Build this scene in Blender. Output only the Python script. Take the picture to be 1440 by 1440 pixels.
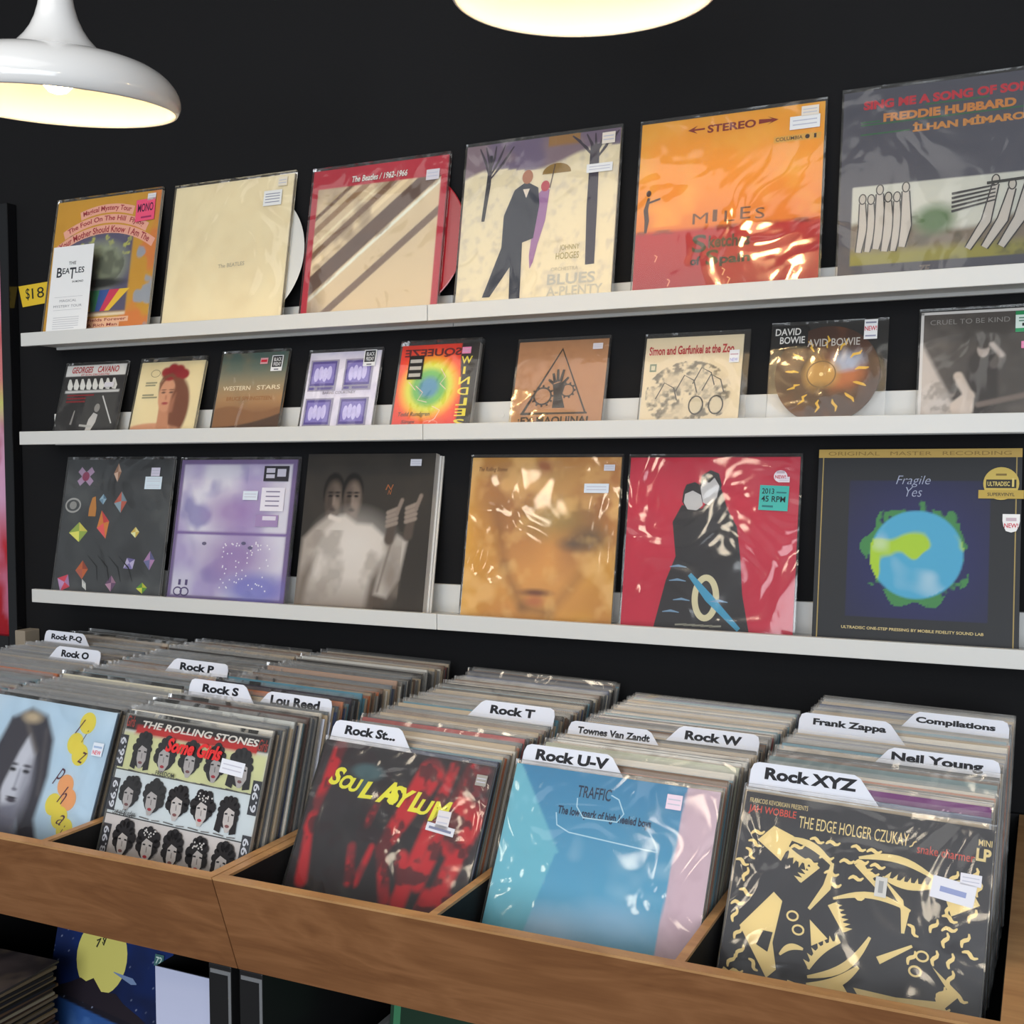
import bpy, math, random
import numpy as np
from mathutils import Matrix, Vector

# ------------------------------------------------------------------ clear
for o in list(bpy.data.objects):
    bpy.data.objects.remove(o, do_unlink=True)
SC = bpy.context.scene
COL = SC.collection
rad = math.radians

# ------------------------------------------------------------------ camera
def setup_camera():
    yaw, pitch, roll = 0.4409, -0.047, -0.0043
    f = Vector((-math.sin(yaw) * math.cos(pitch), math.cos(yaw) * math.cos(pitch), math.sin(pitch)))
    r = Vector((math.cos(yaw), math.sin(yaw), 0)); u = r.cross(f)
    c, s = math.cos(roll), math.sin(roll)
    r, u = c * r + s * u, c * u - s * r
    cd = bpy.data.cameras.new('camera'); cam = bpy.data.objects.new('camera', cd); COL.objects.link(cam)
    m = Matrix((r, u, -f)).transposed().to_4x4(); m.translation = Vector((2.1897, -2.0656, 1.5315))
    cam.matrix_world = m
    cd.sensor_width = 36; cd.lens = 36 * 1609 / 1440; cd.clip_start = .05
    SC.camera = cam
setup_camera()

# ------------------------------------------------------------------ world, daylight, exposure
W_ = bpy.data.worlds.new('world'); SC.world = W_; W_.use_nodes = True
bg = W_.node_tree.nodes['Background']; bg.inputs[0].default_value = (.86, .93, 1.0, 1); bg.inputs[1].default_value = .30

def area(name, loc, target, sx, sy, power, col):
    l = bpy.data.lights.new(name, 'AREA'); l.shape = 'RECTANGLE'; l.size = sx; l.size_y = sy
    l.energy = power; l.color = col
    o = bpy.data.objects.new(name, l); COL.objects.link(o); o.location = loc
    o.rotation_euler = (Vector(target) - Vector(loc)).to_track_quat('-Z', 'Y').to_euler()
    return o
area('shop_window_daylight', (2.6, -5.2, 1.8), (1.0, -.3, 1.2), 4.2, 2.2, 165, (.88, .94, 1.0))
area('overhead_fill', (.5, -2.0, 3.1), (.6, -.6, 0.9), 2.6, 1.2, 17, (1.0, .97, .92))  # added overhead fill, brightens the tops of the filed records
for k, x in enumerate((.1, .95, 1.8, 2.65)):                     # point lights added behind the camera to put glints on the plastic
    l = bpy.data.lights.new('glint_light', 'POINT'); l.energy = 5; l.color = (1, .86, .66); l.shadow_soft_size = .09
    o = bpy.data.objects.new('glint_light', l); COL.objects.link(o); o.location = (x, -2.45, 2.32 + .05 * (k % 2))
SC.view_settings.view_transform = 'Standard'; SC.view_settings.look = 'None'
SC.view_settings.gamma = 1; SC.view_settings.use_curve_mapping = False
SC.view_settings.exposure = -0.06
SC.cycles.transparent_max_bounces = 40

# ------------------------------------------------------------------ materials
def lin(c):
    c = c / 255.0
    return c / 12.92 if c <= .04045 else ((c + .055) / 1.055) ** 2.4
GAIN = 1.2
def C(r, g, b, gain=GAIN):
    return tuple(min(.9, lin(x) * gain) for x in (r, g, b))

def newmat(name):
    m = bpy.data.materials.new(name); m.use_nodes = True
    nt = m.node_tree; return m, nt, nt.nodes['Principled BSDF']
def N(nt, t, **kw):
    n = nt.nodes.new(t)
    for k, v in kw.items():
        setattr(n, k, v)
    return n
def solid(name, col, rough=.5, spec=.5, metal=0, bump=0, bscale=80, coat=0):
    m, nt, b = newmat(name)
    b.inputs['Base Color'].default_value = (*col, 1); b.inputs['Roughness'].default_value = rough
    b.inputs['Specular IOR Level'].default_value = spec; b.inputs['Metallic'].default_value = metal
    b.inputs['Coat Weight'].default_value = coat
    if bump:
        t = N(nt, 'ShaderNodeTexCoord'); n = N(nt, 'ShaderNodeTexNoise'); n.inputs['Scale'].default_value = bscale
        bp = N(nt, 'ShaderNodeBump'); bp.inputs['Strength'].default_value = bump; bp.inputs['Distance'].default_value = .002
        nt.links.new(t.outputs['Object'], n.inputs['Vector']); nt.links.new(n.outputs['Fac'], bp.inputs['Height'])
        nt.links.new(bp.outputs[0], b.inputs['Normal'])
    return m

def mk_print():
    m, nt, b = newmat('printed_card')
    a = N(nt, 'ShaderNodeVertexColor'); a.layer_name = 'Col'
    nt.links.new(a.outputs['Color'], b.inputs['Base Color'])
    b.inputs['Roughness'].default_value = .5; b.inputs['Specular IOR Level'].default_value = .3
    return m
PRINT = mk_print()

def mk_plastic(name, milk, bump, scale, gl=1.0, rough=.09):
    """clear poly sleeve: transparent film, fresnel gloss, creases"""
    m, nt, b = newmat(name); nt.nodes.remove(b); out = nt.nodes['Material Output']; L = nt.links.new
    tc = N(nt, 'ShaderNodeTexCoord'); oi = N(nt, 'ShaderNodeObjectInfo')
    mul = N(nt, 'ShaderNodeMath', operation='MULTIPLY'); mul.inputs[1].default_value = 37.0; L(oi.outputs['Random'], mul.inputs[0])
    n1 = N(nt, 'ShaderNodeTexNoise', noise_dimensions='4D'); n1.inputs['Scale'].default_value = scale
    n1.inputs['Detail'].default_value = 2.0; n1.inputs['Distortion'].default_value = 1.1; n1.inputs['Roughness'].default_value = .45
    n2 = N(nt, 'ShaderNodeTexNoise', noise_dimensions='4D', noise_type='RIDGED_MULTIFRACTAL'); n2.inputs['Scale'].default_value = scale * .8
    n2.inputs['Detail'].default_value = 1.5; n2.inputs['Distortion'].default_value = .6
    for n in (n1, n2):
        L(tc.outputs['Object'], n.inputs['Vector']); L(mul.outputs[0], n.inputs['W'])
    ad = N(nt, 'ShaderNodeMath', operation='MULTIPLY_ADD'); ad.inputs[1].default_value = .12
    L(n2.outputs['Fac'], ad.inputs[0]); L(n1.outputs['Fac'], ad.inputs[2])
    bp = N(nt, 'ShaderNodeBump'); bp.inputs['Strength'].default_value = bump; bp.inputs['Distance'].default_value = .012
    L(ad.outputs[0], bp.inputs['Height'])
    tr = N(nt, 'ShaderNodeBsdfTransparent'); g = N(nt, 'ShaderNodeBsdfGlossy'); g.inputs['Roughness'].default_value = rough
    L(bp.outputs[0], g.inputs['Normal'])
    fr = N(nt, 'ShaderNodeFresnel'); fr.inputs['IOR'].default_value = 1.5; L(bp.outputs[0], fr.inputs['Normal'])
    mg = N(nt, 'ShaderNodeMath', operation='MULTIPLY', use_clamp=True); mg.inputs[1].default_value = gl; L(fr.outputs[0], mg.inputs[0])
    mx = N(nt, 'ShaderNodeMixShader'); L(mg.outputs[0], mx.inputs[0]); L(tr.outputs[0], mx.inputs[1]); L(g.outputs[0], mx.inputs[2])
    last = mx
    if milk:
        d = N(nt, 'ShaderNodeBsdfDiffuse'); d.inputs['Color'].default_value = (.74, .72, .68, 1)
        m2 = N(nt, 'ShaderNodeMixShader'); m2.inputs[0].default_value = milk
        L(mx.outputs[0], m2.inputs[1]); L(d.outputs[0], m2.inputs[2]); last = m2
    L(last.outputs[0], out.inputs['Surface'])
    return m
FILM = mk_plastic('clear_poly_sleeve', .02, .55, 9, 1.3)
CRUMPLED = mk_plastic('crumpled_poly_sleeve', .02, .9, 6.5, 1.6, .08)
BAG = mk_plastic('hazy_poly_bag', .03, .4, 14, .5, .26)

def mk_wood(name, c1, c2, c3):
    m, nt, b = newmat(name); L = nt.links.new
    tc = N(nt, 'ShaderNodeTexCoord'); mp = N(nt, 'ShaderNodeMapping'); mp.inputs['Scale'].default_value = (1.6, 6, 9)
    L(tc.outputs['Object'], mp.inputs['Vector'])
    n = N(nt, 'ShaderNodeTexNoise'); n.inputs['Scale'].default_value = 1.6; n.inputs['Detail'].default_value = 4; n.inputs['Distortion'].default_value = 1.2
    L(mp.outputs[0], n.inputs['Vector'])
    w = N(nt, 'ShaderNodeMath', operation='MULTIPLY'); w.inputs[1].default_value = 7; L(n.outputs['Fac'], w.inputs[0])
    fr = N(nt, 'ShaderNodeMath', operation='PINGPONG'); fr.inputs[1].default_value = 1; L(w.outputs[0], fr.inputs[0])
    mp2 = N(nt, 'ShaderNodeMapping'); mp2.inputs['Scale'].default_value = (5, 60, 90); L(tc.outputs['Object'], mp2.inputs['Vector'])
    n2 = N(nt, 'ShaderNodeTexNoise'); n2.inputs['Scale'].default_value = 3; n2.inputs['Detail'].default_value = 3; L(mp2.outputs[0], n2.inputs['Vector'])
    mix = N(nt, 'ShaderNodeMath', operation='MULTIPLY_ADD'); mix.inputs[1].default_value = .45; L(n2.outputs['Fac'], mix.inputs[0])
    h = N(nt, 'ShaderNodeMath', operation='MULTIPLY'); h.inputs[1].default_value = .55; L(fr.outputs[0], h.inputs[0]); L(h.outputs[0], mix.inputs[2])
    cr = N(nt, 'ShaderNodeValToRGB'); e = cr.color_ramp.elements
    e[0].position = .15; e[0].color = (*c1, 1); e[1].position = .9; e[1].color = (*c3, 1)
    k = e.new(.5); k.color = (*c2, 1)
    L(mix.outputs[0], cr.inputs[0]); L(cr.outputs[0], b.inputs['Base Color'])
    b.inputs['Roughness'].default_value = .38; b.inputs['Specular IOR Level'].default_value = .4
    return m
WOOD = mk_wood('varnished_wood', C(114, 74, 45), C(126, 84, 52), C(140, 96, 62))
WOODEDGE = mk_wood('lit_wood_edge', C(168, 124, 80), C(182, 138, 92), C(194, 150, 102))  # paler copy of the bin wood, light on top edges put into colour
WHITE = solid('white_laminate', (.70, .70, .68), .42, bump=.05, bscale=60)
BLACKWALL = solid('black_wall_paint', (.0072, .0072, .0084), .8, .25, bump=.12, bscale=160)
BLACK = solid('black_paint', (.012, .012, .013), .35, .5)
BLACKGLOSS = solid('black_gloss', (.006, .006, .007), .12, .6)
DARKBOARD = solid('dark_board', (.010, .010, .011), .7, .3)
FLOORM = solid('grey_floor', (.10, .095, .09), .6)
CEILM = solid('ceiling_white', (.6, .6, .6), .8)
TAPE = solid('silver_tape', (.35, .36, .38), .35, .5, .6)
VINYLW = solid('white_vinyl', (.78, .77, .72), .25, .5)
VINYLR = solid('red_vinyl', C(150, 24, 34), .2, .6, coat=.4)
STONE = solid('pale_block', C(150, 138, 122), .7)

# ------------------------------------------------------------------ mesh helpers
def link_obj(name, data, parent=None):
    o = bpy.data.objects.new(name, data); COL.objects.link(o)
    if parent: o.parent = parent
    return o
def tag(o, label, cat, group=None, kind=None):
    o['label'] = label; o['category'] = cat
    if group: o['group'] = group
    if kind: o['kind'] = kind
    return o
def thing(name, label, cat, loc=(0, 0, 0), rot=(0, 0, 0), group=None):
    o = link_obj(name, None); o.location = loc; o.rotation_euler = rot
    return tag(o, label, cat, group)

_txt = {}
def text_geo(s, off=0.0, shear=0.0):
    k = (s, off, shear)
    if k in _txt: return _txt[k]
    cu = bpy.data.curves.new('t', 'FONT'); cu.body = s; cu.size = 1; cu.offset = off; cu.shear = shear; cu.resolution_u = 3
    o = bpy.data.objects.new('t', cu); COL.objects.link(o)
    dg = bpy.context.evaluated_depsgraph_get(); dg.update()
    me = o.evaluated_get(dg).to_mesh()
    n = len(me.vertices); v = np.zeros(n * 3); me.vertices.foreach_get('co', v); v = v.reshape(-1, 3)[:, :2].copy()
    f = [tuple(p.vertices) for p in me.polygons]
    o.evaluated_get(dg).to_mesh_clear()
    bpy.data.objects.remove(o, do_unlink=True); bpy.data.curves.remove(cu)
    if n:
        mn, mx = v.min(0), v.max(0); v = (v - mn) / np.maximum(mx - mn, 1e-6); asp = (mx - mn)[0] / max((mx - mn)[1], 1e-6)
    else: asp = 1
    _txt[k] = (v, f, asp); return _txt[k]

class MB:
    """collects shapes with a colour per vertex -> one mesh"""
    def __init__(s): s.v = []; s.f = []; s.c = []; s.m = []; s.n = 0
    def add(s, verts, faces, col, mat=0):
        verts = np.asarray(verts, float); k = len(verts)
        s.v.append(verts); s.f += [tuple(i + s.n for i in f) for f in faces]; s.m += [mat] * len(faces)
        c = np.asarray(col, float)
        s.c.append(np.tile(c, (k, 1)) if c.ndim == 1 else c); s.n += k
    def box(s, a, b, col=(.5, .5, .5), mat=0, skip=()):
        x0, y0, z0 = a; x1, y1, z1 = b
        V = [(x0, y0, z0), (x1, y0, z0), (x1, y1, z0), (x0, y1, z0), (x0, y0, z1), (x1, y0, z1), (x1, y1, z1), (x0, y1, z1)]
        F = {'bottom': (0, 3, 2, 1), 'top': (4, 5, 6, 7), 'front': (0, 1, 5, 4), 'right': (1, 2, 6, 5), 'back': (2, 3, 7, 6), 'left': (3, 0, 4, 7)}
        s.add(V, [f for k, f in F.items() if k not in skip], col, mat)
    def prism(s, prof, x0, x1, col=(.5, .5, .5), mat=0):
        """profile of (y,z) points extruded along x"""
        n = len(prof)
        V = [(x0, y, z) for y, z in prof] + [(x1, y, z) for y, z in prof]
        F = [tuple(range(n)), tuple(range(2 * n - 1, n - 1, -1))] + [(i, i + n, (i + 1) % n + n, (i + 1) % n) for i in range(n)]
        s.add(V, F, col, mat)
    def plate(s, pts, y0, y1, col, mat=0):
        """outline of (x,z) points with thickness along y"""
        n = len(pts)
        V = [(x, y0, z) for x, z in pts] + [(x, y1, z) for x, z in pts]
        F = [tuple(range(n)), tuple(range(2 * n - 1, n - 1, -1))] + [(i, i + n, (i + 1) % n + n, (i + 1) % n) for i in range(n)]
        s.add(V, F, col, mat)
    def lathe(s, prof, cx=0, cy=0, seg=64, col=(.5, .5, .5), mat=0, close=False):
        n = len(prof); V = []
        for i in range(seg):
            a = 2 * math.pi * i / seg
            V += [(cx + r * math.cos(a), cy + r * math.sin(a), z) for r, z in prof]
        F = []
        for i in range(seg):
            j = (i + 1) % seg
            for k in range(n if close else n - 1):
                q = (k + 1) % n
                F.append((i * n + k, j * n + k, j * n + q, i * n + q))
        s.add(V, F, col, mat)
    def build(s, name, mats, parent=None, smooth=False, bevel=0):
        me = bpy.data.meshes.new(name); V = np.concatenate(s.v)
        me.from_pydata(V.tolist(), [], s.f)
        if not isinstance(mats, (list, tuple)): mats = [mats]
        for m in mats: me.materials.append(m)
        me.polygons.foreach_set('material_index', s.m)
        if PRINT in mats:
            ca = me.color_attributes.new('Col', 'FLOAT_COLOR', 'POINT'); c = np.concatenate(s.c)
            ca.data.foreach_set('color', np.hstack([c, np.ones((len(c), 1))]).astype(np.float32).ravel())
        if smooth: me.polygons.foreach_set('use_smooth', [True] * len(me.polygons))
        me.update()
        o = link_obj(name, me, parent)
        if bevel:
            md = o.modifiers.new('bevel', 'BEVEL'); md.width = bevel; md.segments = 2; md.limit_method = 'ANGLE'
        return o

# ------------------------------------------------------------------ printed art
def vn(n, scale, seed):
    rng = np.random.RandomState(seed); g = rng.rand(int(scale) + 3, int(scale) + 3)
    t = np.linspace(0, scale, n); i = t.astype(int); f = t - i; f = f * f * (3 - 2 * f)
    a = g[i][:, i] * (1 - f)[None] + g[i][:, i + 1] * f[None]
    b = g[i + 1][:, i] * (1 - f)[None] + g[i + 1][:, i + 1] * f[None]
    return a * (1 - f)[:, None] + b * f[:, None]
def fbm(n, scale, seed, o=3):
    return sum(vn(n, scale * 2 ** k, seed + k) / 2 ** k for k in range(o)) / sum(1 / 2 ** k for k in range(o))
class Paint:
    """soft printed picture: colours on a grid, u right, v up, 0..1"""
    def __init__(s, n, base):
        s.n = n; s.U, s.V = np.meshgrid(np.linspace(0, 1, n), np.linspace(0, 1, n)); s.I = np.tile(np.array(C(*base)), (n, n, 1))
    def mix(s, a, col):
        a = np.clip(a, 0, 1)[..., None]; s.I = s.I * (1 - a) + np.array(C(*col)) * a; return s
    def ell(s, x, y, rx, ry, col, soft=.15, a=1, rot=0):
        c, q = math.cos(rad(rot)), math.sin(rad(rot)); dx, dy = s.U - x, s.V - y
        d = np.hypot((dx * c + dy * q) / rx, (-dx * q + dy * c) / ry)
        return s.mix(a * np.clip((1 + soft - d) / (2 * soft), 0, 1), col)
    def seg(s, x0, y0, x1, y1, r, col, soft=.01, a=1, r2=None):
        dx, dy = x1 - x0, y1 - y0; t = np.clip(((s.U - x0) * dx + (s.V - y0) * dy) / (dx * dx + dy * dy + 1e-9), 0, 1)
        d = np.hypot(s.U - x0 - t * dx, s.V - y0 - t * dy); R = r + ((r if r2 is None else r2) - r) * t
        return s.mix(a * np.clip((R + soft - d) / (2 * soft), 0, 1), col)
    def box(s, x0, y0, x1, y1, col, soft=.01, a=1):
        d = np.maximum(np.maximum(x0 - s.U, s.U - x1), np.maximum(y0 - s.V, s.V - y1))
        return s.mix(a * np.clip((soft - d) / (2 * soft), 0, 1), col)
    def poly(s, pts, col, soft=.012, a=1):
        d = np.full_like(s.U, 9.); ins = np.zeros(s.U.shape, bool); n = len(pts)
        for i in range(n):
            (x0, y0), (x1, y1) = pts[i], pts[(i + 1) % n]; dx, dy = x1 - x0, y1 - y0
            t = np.clip(((s.U - x0) * dx + (s.V - y0) * dy) / (dx * dx + dy * dy + 1e-9), 0, 1); d = np.minimum(d, np.hypot(s.U - x0 - t * dx, s.V - y0 - t * dy))
            if y0 != y1: ins ^= ((y0 > s.V) != (y1 > s.V)) & (s.U < x0 + (s.V - y0) * dx / dy)
        d = np.where(ins, -d, d); return s.mix(a * np.clip((soft - d) / (2 * soft), 0, 1), col)
    def noise(s, scale, seed, col, lo=.5, hi=.8, a=1, mask=None, sx=1, sy=1):
        f = fbm(s.n, scale, seed); m = np.clip((f - lo) / (hi - lo), 0, 1) * a
        return s.mix(m if mask is None else m * mask, col)
    def grad(s, pts, a=1):
        ys = [p[0] for p in pts]; cs = np.array([C(*p[1]) for p in pts])
        g = np.stack([np.interp(s.V, ys, cs[:, k]) for k in range(3)], -1); s.I = s.I * (1 - a) + g * a; return s

class Art(MB):
    """cover of size W x H: raster base plus crisp printed shapes and lettering on its front face"""
    def __init__(s, W, H, T, side=(200, 195, 185), base=(128, 128, 128), paint=None, outline=None):
        super().__init__(); s.W, s.H, s.T = W, H, T; s.y = -T / 2; s.step = .00003
        s.box((-W / 2, -T / 2, 0), (W / 2, T / 2, H), C(*side), skip=('front',)) if outline is None else s.plate([((u - .5) * W, v * H) for u, v in outline], -T / 2 + .0001, T / 2, C(*side))
        if paint is not None:
            n = paint.n; V = np.stack([(paint.U - .5) * W, np.full_like(paint.U, s.y), paint.V * H], -1).reshape(-1, 3)
            F = [(j * n + i, j * n + i + 1, (j + 1) * n + i + 1, (j + 1) * n + i) for j in range(n - 1) for i in range(n - 1)]
            s.add(V, F, paint.I.reshape(-1, 3))
        elif outline is None:
            s.poly([(0, 0), (1, 0), (1, 1), (0, 1)], base, up=False)
        s.y -= .0002
    def up(s): s.y -= s.step
    def poly(s, pts, col, up=True):
        if up: s.up()
        s.add([((u - .5) * s.W, s.y, v * s.H) for u, v in pts], [tuple(range(len(pts)))], C(*col))
    def rect(s, x0, y0, x1, y1, col, up=True): s.poly([(x0, y0), (x1, y0), (x1, y1), (x0, y1)], col, up)
    def ell(s, x, y, rx, ry, col, up=True, n=28): s.poly([(x + rx * math.cos(2 * math.pi * i / n), y + ry * math.sin(2 * math.pi * i / n)) for i in range(n)], col, up)
    def line(s, pts, w, col, up=True, taper=None):
        """stroke of width w (in u) through points; ends taper to a fraction"""
        if up: s.up()
        n = len(pts); L, R = [], []
        for i, (x, y) in enumerate(pts):
            a = pts[max(i - 1, 0)]; b = pts[min(i + 1, n - 1)]; dx, dy = b[0] - a[0], b[1] - a[1]; l = math.hypot(dx, dy) or 1
            k = w / 2
            if taper is not None and n > 2: k *= taper + (1 - taper) * math.sin(math.pi * (i + .02) / (n - 1 + .04))
            elif taper is not None: k *= (1, taper)[i > 0]
            L.append((x - dy / l * k, y + dx / l * k)); R.append((x + dy / l * k, y - dx / l * k))
        V = [((u - .5) * s.W, s.y, v * s.H) for u, v in L + R]
        s.add(V, [(i, n + i, n + i + 1, i + 1) for i in range(n - 1)], C(*col))
    def ring(s, x, y, rx, ry, w, col, n=36): s.line([(x + rx * math.cos(2 * math.pi * i / n), y + ry * math.sin(2 * math.pi * i / n)) for i in range(n + 1)], w, col)
    def text(s, t, x0, y0, x1, y1, col, off=.0, shear=0, rot=0, arc=0, mirror=False):
        """lettering that fills the box x0..x1, y0..y1"""
        s.up(); v, f, _ = text_geo(t, off, shear); v = v.copy()
        if not len(v): return
        if mirror: v[:, 0] = 1 - v[:, 0]
        P = np.stack([(x0 + (x1 - x0) * v[:, 0] - .5) * s.W, (y0 + (y1 - y0) * v[:, 1]) * s.H], -1)
        c = np.array([((x0 + x1) / 2 - .5) * s.W, (y0 + y1) / 2 * s.H])
        if arc:
            R = arc * s.W; d = P - c; a = d[:, 0] / R; P = c + np.stack([(R + d[:, 1]) * np.sin(a), (R + d[:, 1]) * np.cos(a) - R], -1)
        if rot:
            q = rad(rot); d = P - c; P = c + np.stack([d[:, 0] * math.cos(q) - d[:, 1] * math.sin(q), d[:, 0] * math.sin(q) + d[:, 1] * math.cos(q)], -1)
        s.add(np.stack([P[:, 0], np.full(len(P), s.y), P[:, 1]], -1), f, C(*col))

def film(parent, W, H, T, right=.004, top=.006, left=.003, mat=None):
    """clear outer sleeve: a thin closed bag a little larger than the cover"""
    m = MB(); m.box((-W / 2 - left, -T / 2 - .0022, 0), (W / 2 + right, T / 2 + .0008, H + top))
    return m.build('plastic_sleeve', mat or FILM, parent)

def sticker(parent, cover, u, v, w, h, bgc=(225, 222, 226), lines=(), name='price_sticker', rot=0, label=None, shape=None):
    """paper label stuck on the front of the bag; lines = (text or None for a faint rule, y0, y1, colour[, x0, x1])"""
    W, H, T = cover
    a = Art(w, h, .0004, bgc, bgc) if shape is None else Art(w, h, .0004, bgc, bgc, outline=shape)
    for ln in lines:
        t, y0, y1, c = ln[:4]; x0, x1 = ln[4:6] if len(ln) > 4 else (.1, .9)
        if t is None: a.rect(x0, y0, x1, y1, c)
        else: a.text(t, x0, y0, x1, y1, c, .015)
    o = a.build(name, PRINT, parent)
    o.location = ((u - .5) * W, -T / 2 - .0028, v * H - h / 2); o.rotation_euler = (0, rad(rot), 0)
    if label: o['label'] = label
    return o
FAINT = [(None, .62, .70, (184, 184, 198)), (None, .30, .38, (184, 184, 198))]

def album(label, cx, yb, zb, W, H, T, tilt, cover_fn, roll=0, bag=True, name='record_album', bagargs=None, group=None):
    root = thing(name, label, 'record', (cx, yb, zb), (-tilt, roll, 0), group)
    a = cover_fn(W, H, T); a.build('cover', PRINT, root)
    if bag: film(root, W, H, T, **(bagargs or {}))
    return root, (W, H, T)

# ------------------------------------------------------------------ room
def slab(name, a, b, mat):
    m = MB(); m.box(a, b); o = m.build(name, mat); o['kind'] = 'structure'; return o
slab('floor', (-4, -6, -.1), (6, .12, 0), FLOORM)
slab('wall_back', (-4, 0, 0), (6, .12, 3.3), BLACKWALL)
slab('ceiling', (-4, -6, 3.3), (6, .12, 3.4), CEILM)

# ------------------------------------------------------------------ picture ledges
ROWS = {'upper': (1.829, 0.0, .032), 'middle': (1.599, -.012, .045), 'lower': (1.228, .016, .046)}
FLOORZ = {k: v[0] - .011 for k, v in ROWS.items()}
for row, (zt, dx, hb) in ROWS.items():
    for k, side in enumerate(('left', 'right')):
        x0 = dx + k * 1.0915; x1 = x0 + 1.09; zb = zt - .031
        t = thing('picture_ledge', f'white wall ledge, {side} half of the {row} row of record displays', 'shelf', (x0, 0, zb), group='white ledges on the black wall')
        L = x1 - x0
        for nm, a, b in (('back_rail', (0, -.012, 0), (L, -.0005, .031 + hb)), ('ledge_board', (0, -.106, .006), (L, -.012, .020)), ('front_lip', (0, -.118, 0), (L, -.106, .031))):
            m = MB(); m.box(a, b); m.build(nm, WHITE, t, bevel=.0012)
        if row == 'middle':
            for sx in (.12, .97): m = MB(); m.lathe([(0, 0), (.006, 0), (.006, .001), (0, .001)], 0, 0, 20); m.v[-1] = np.stack([m.v[-1][:, 0] + sx, -.0125 - m.v[-1][:, 2], m.v[-1][:, 1] + .05], -1); m.build('screw_cap', WHITE, t)

# ------------------------------------------------------------------ pendant lamps
SHADE = solid('white_enamel', (.80, .80, .80), .12, .5, coat=.3)
def bulb_mat():
    m, nt, b = newmat('lit_bulb'); b.inputs['Base Color'].default_value = (1, .9, .7, 1)
    b.inputs['Emission Color'].default_value = (1, .70, .34, 1); b.inputs['Emission Strength'].default_value = 72; return m
BULB = bulb_mat()
def pendant(x, y, z, label, s=1.0, tilt=0):
    t = thing('pendant_lamp', label, 'lamp', (x, y, z), group='white bell pendant lamps')
    prof = [(.016, .30), (.018, .20), (.022, .145), (.030, .110), (.046, .083), (.070, .062), (.076, .0605), (.105, .0575), (.140, .049), (.166, .031), (.178, .010), (.179, -.005), (.173, -.016), (.169, -.017),
            (.168, -.006), (.162, .008), (.145, .026), (.11, .042), (.07, .050), (.035, .070), (.014, .095)]
    d = Vector((2.19 - x, -2.066 - y, 0)).normalized(); rot = Matrix.Rotation(rad(tilt), 4, Vector((-d.y, d.x, 0))); off = rot @ Vector((0, 0, .298 * s))
    m = MB(); m.lathe([(r * s, h * s) for r, h in prof], seg=96); o = m.build('lamp_shade', SHADE, t, smooth=True)
    md = o.modifiers.new('smooth', 'SUBSURF'); md.levels = 1; md.render_levels = 1
    m = MB(); m.lathe([(0, .003), (.012, .006), (.024, .018), (.030, .034), (.028, .05), (.018, .068), (.013, .085), (0, .085)], seg=32); o2 = m.build('light_bulb', BULB, t, smooth=True)
    m = MB(); m.lathe([(0, .0852), (.0135, .0852), (.0135, .13), (0, .13)], seg=24); o3 = m.build('lamp_socket', BLACK, t)
    for q in (o, o2, o3): q.matrix_local = rot
    m = MB(); m.lathe([(.004, off.z), (.004, 3.262 - z)], off.x, off.y, seg=12); m.build('cord', SHADE, t)
    m = MB(); m.lathe([(0, 3.26 - z), (.045, 3.26 - z), (.05, 3.2995 - z), (0, 3.2995 - z)], off.x, off.y, seg=32); m.build('ceiling_cap', SHADE, t)
pendant(.85, -.795, 2.069, 'white bell pendant lamp at upper left, its whole flared rim in view', .985, 6.5)
pendant(1.613, -.609, 2.166, 'white bell pendant lamp cut off by the top edge, right of the other lamp', 1.03, 3)

# ------------------------------------------------------------------ framed poster at the left
t = thing('framed_poster', 'black framed poster with pink and red print left of the ledges', 'poster', (-.135, 0, 1.062))
m = MB(); w, h = .66, 1.10
m.box((-w, -.03, 0), (-w + .03, -.001, h)); m.box((-.03, -.03, 0), (0, -.001, h)); m.box((-w + .03, -.03, 0), (-.03, -.001, .03)); m.box((-w + .03, -.03, h - .03), (-.03, -.001, h))
m.build('frame', BLACKGLOSS, t, bevel=.002)
p = Paint(90, (196, 120, 130)); p.grad([(0, (150, 22, 32)), (.22, (176, 40, 48)), (.33, (196, 150, 180)), (.5, (190, 140, 160)), (.56, (190, 190, 110)), (.62, (200, 120, 120)), (.8, (205, 110, 118)), (1, (190, 90, 100))])
p.noise(9, 4, (214, 160, 200), .5, .8, .6); p.noise(14, 8, (150, 30, 50), .6, .8, .5)
a = Art(w - .06, h - .06, .004, paint=p); o = a.build('poster_print', PRINT, t); o.location = (-w / 2, -.008, .03)

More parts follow.
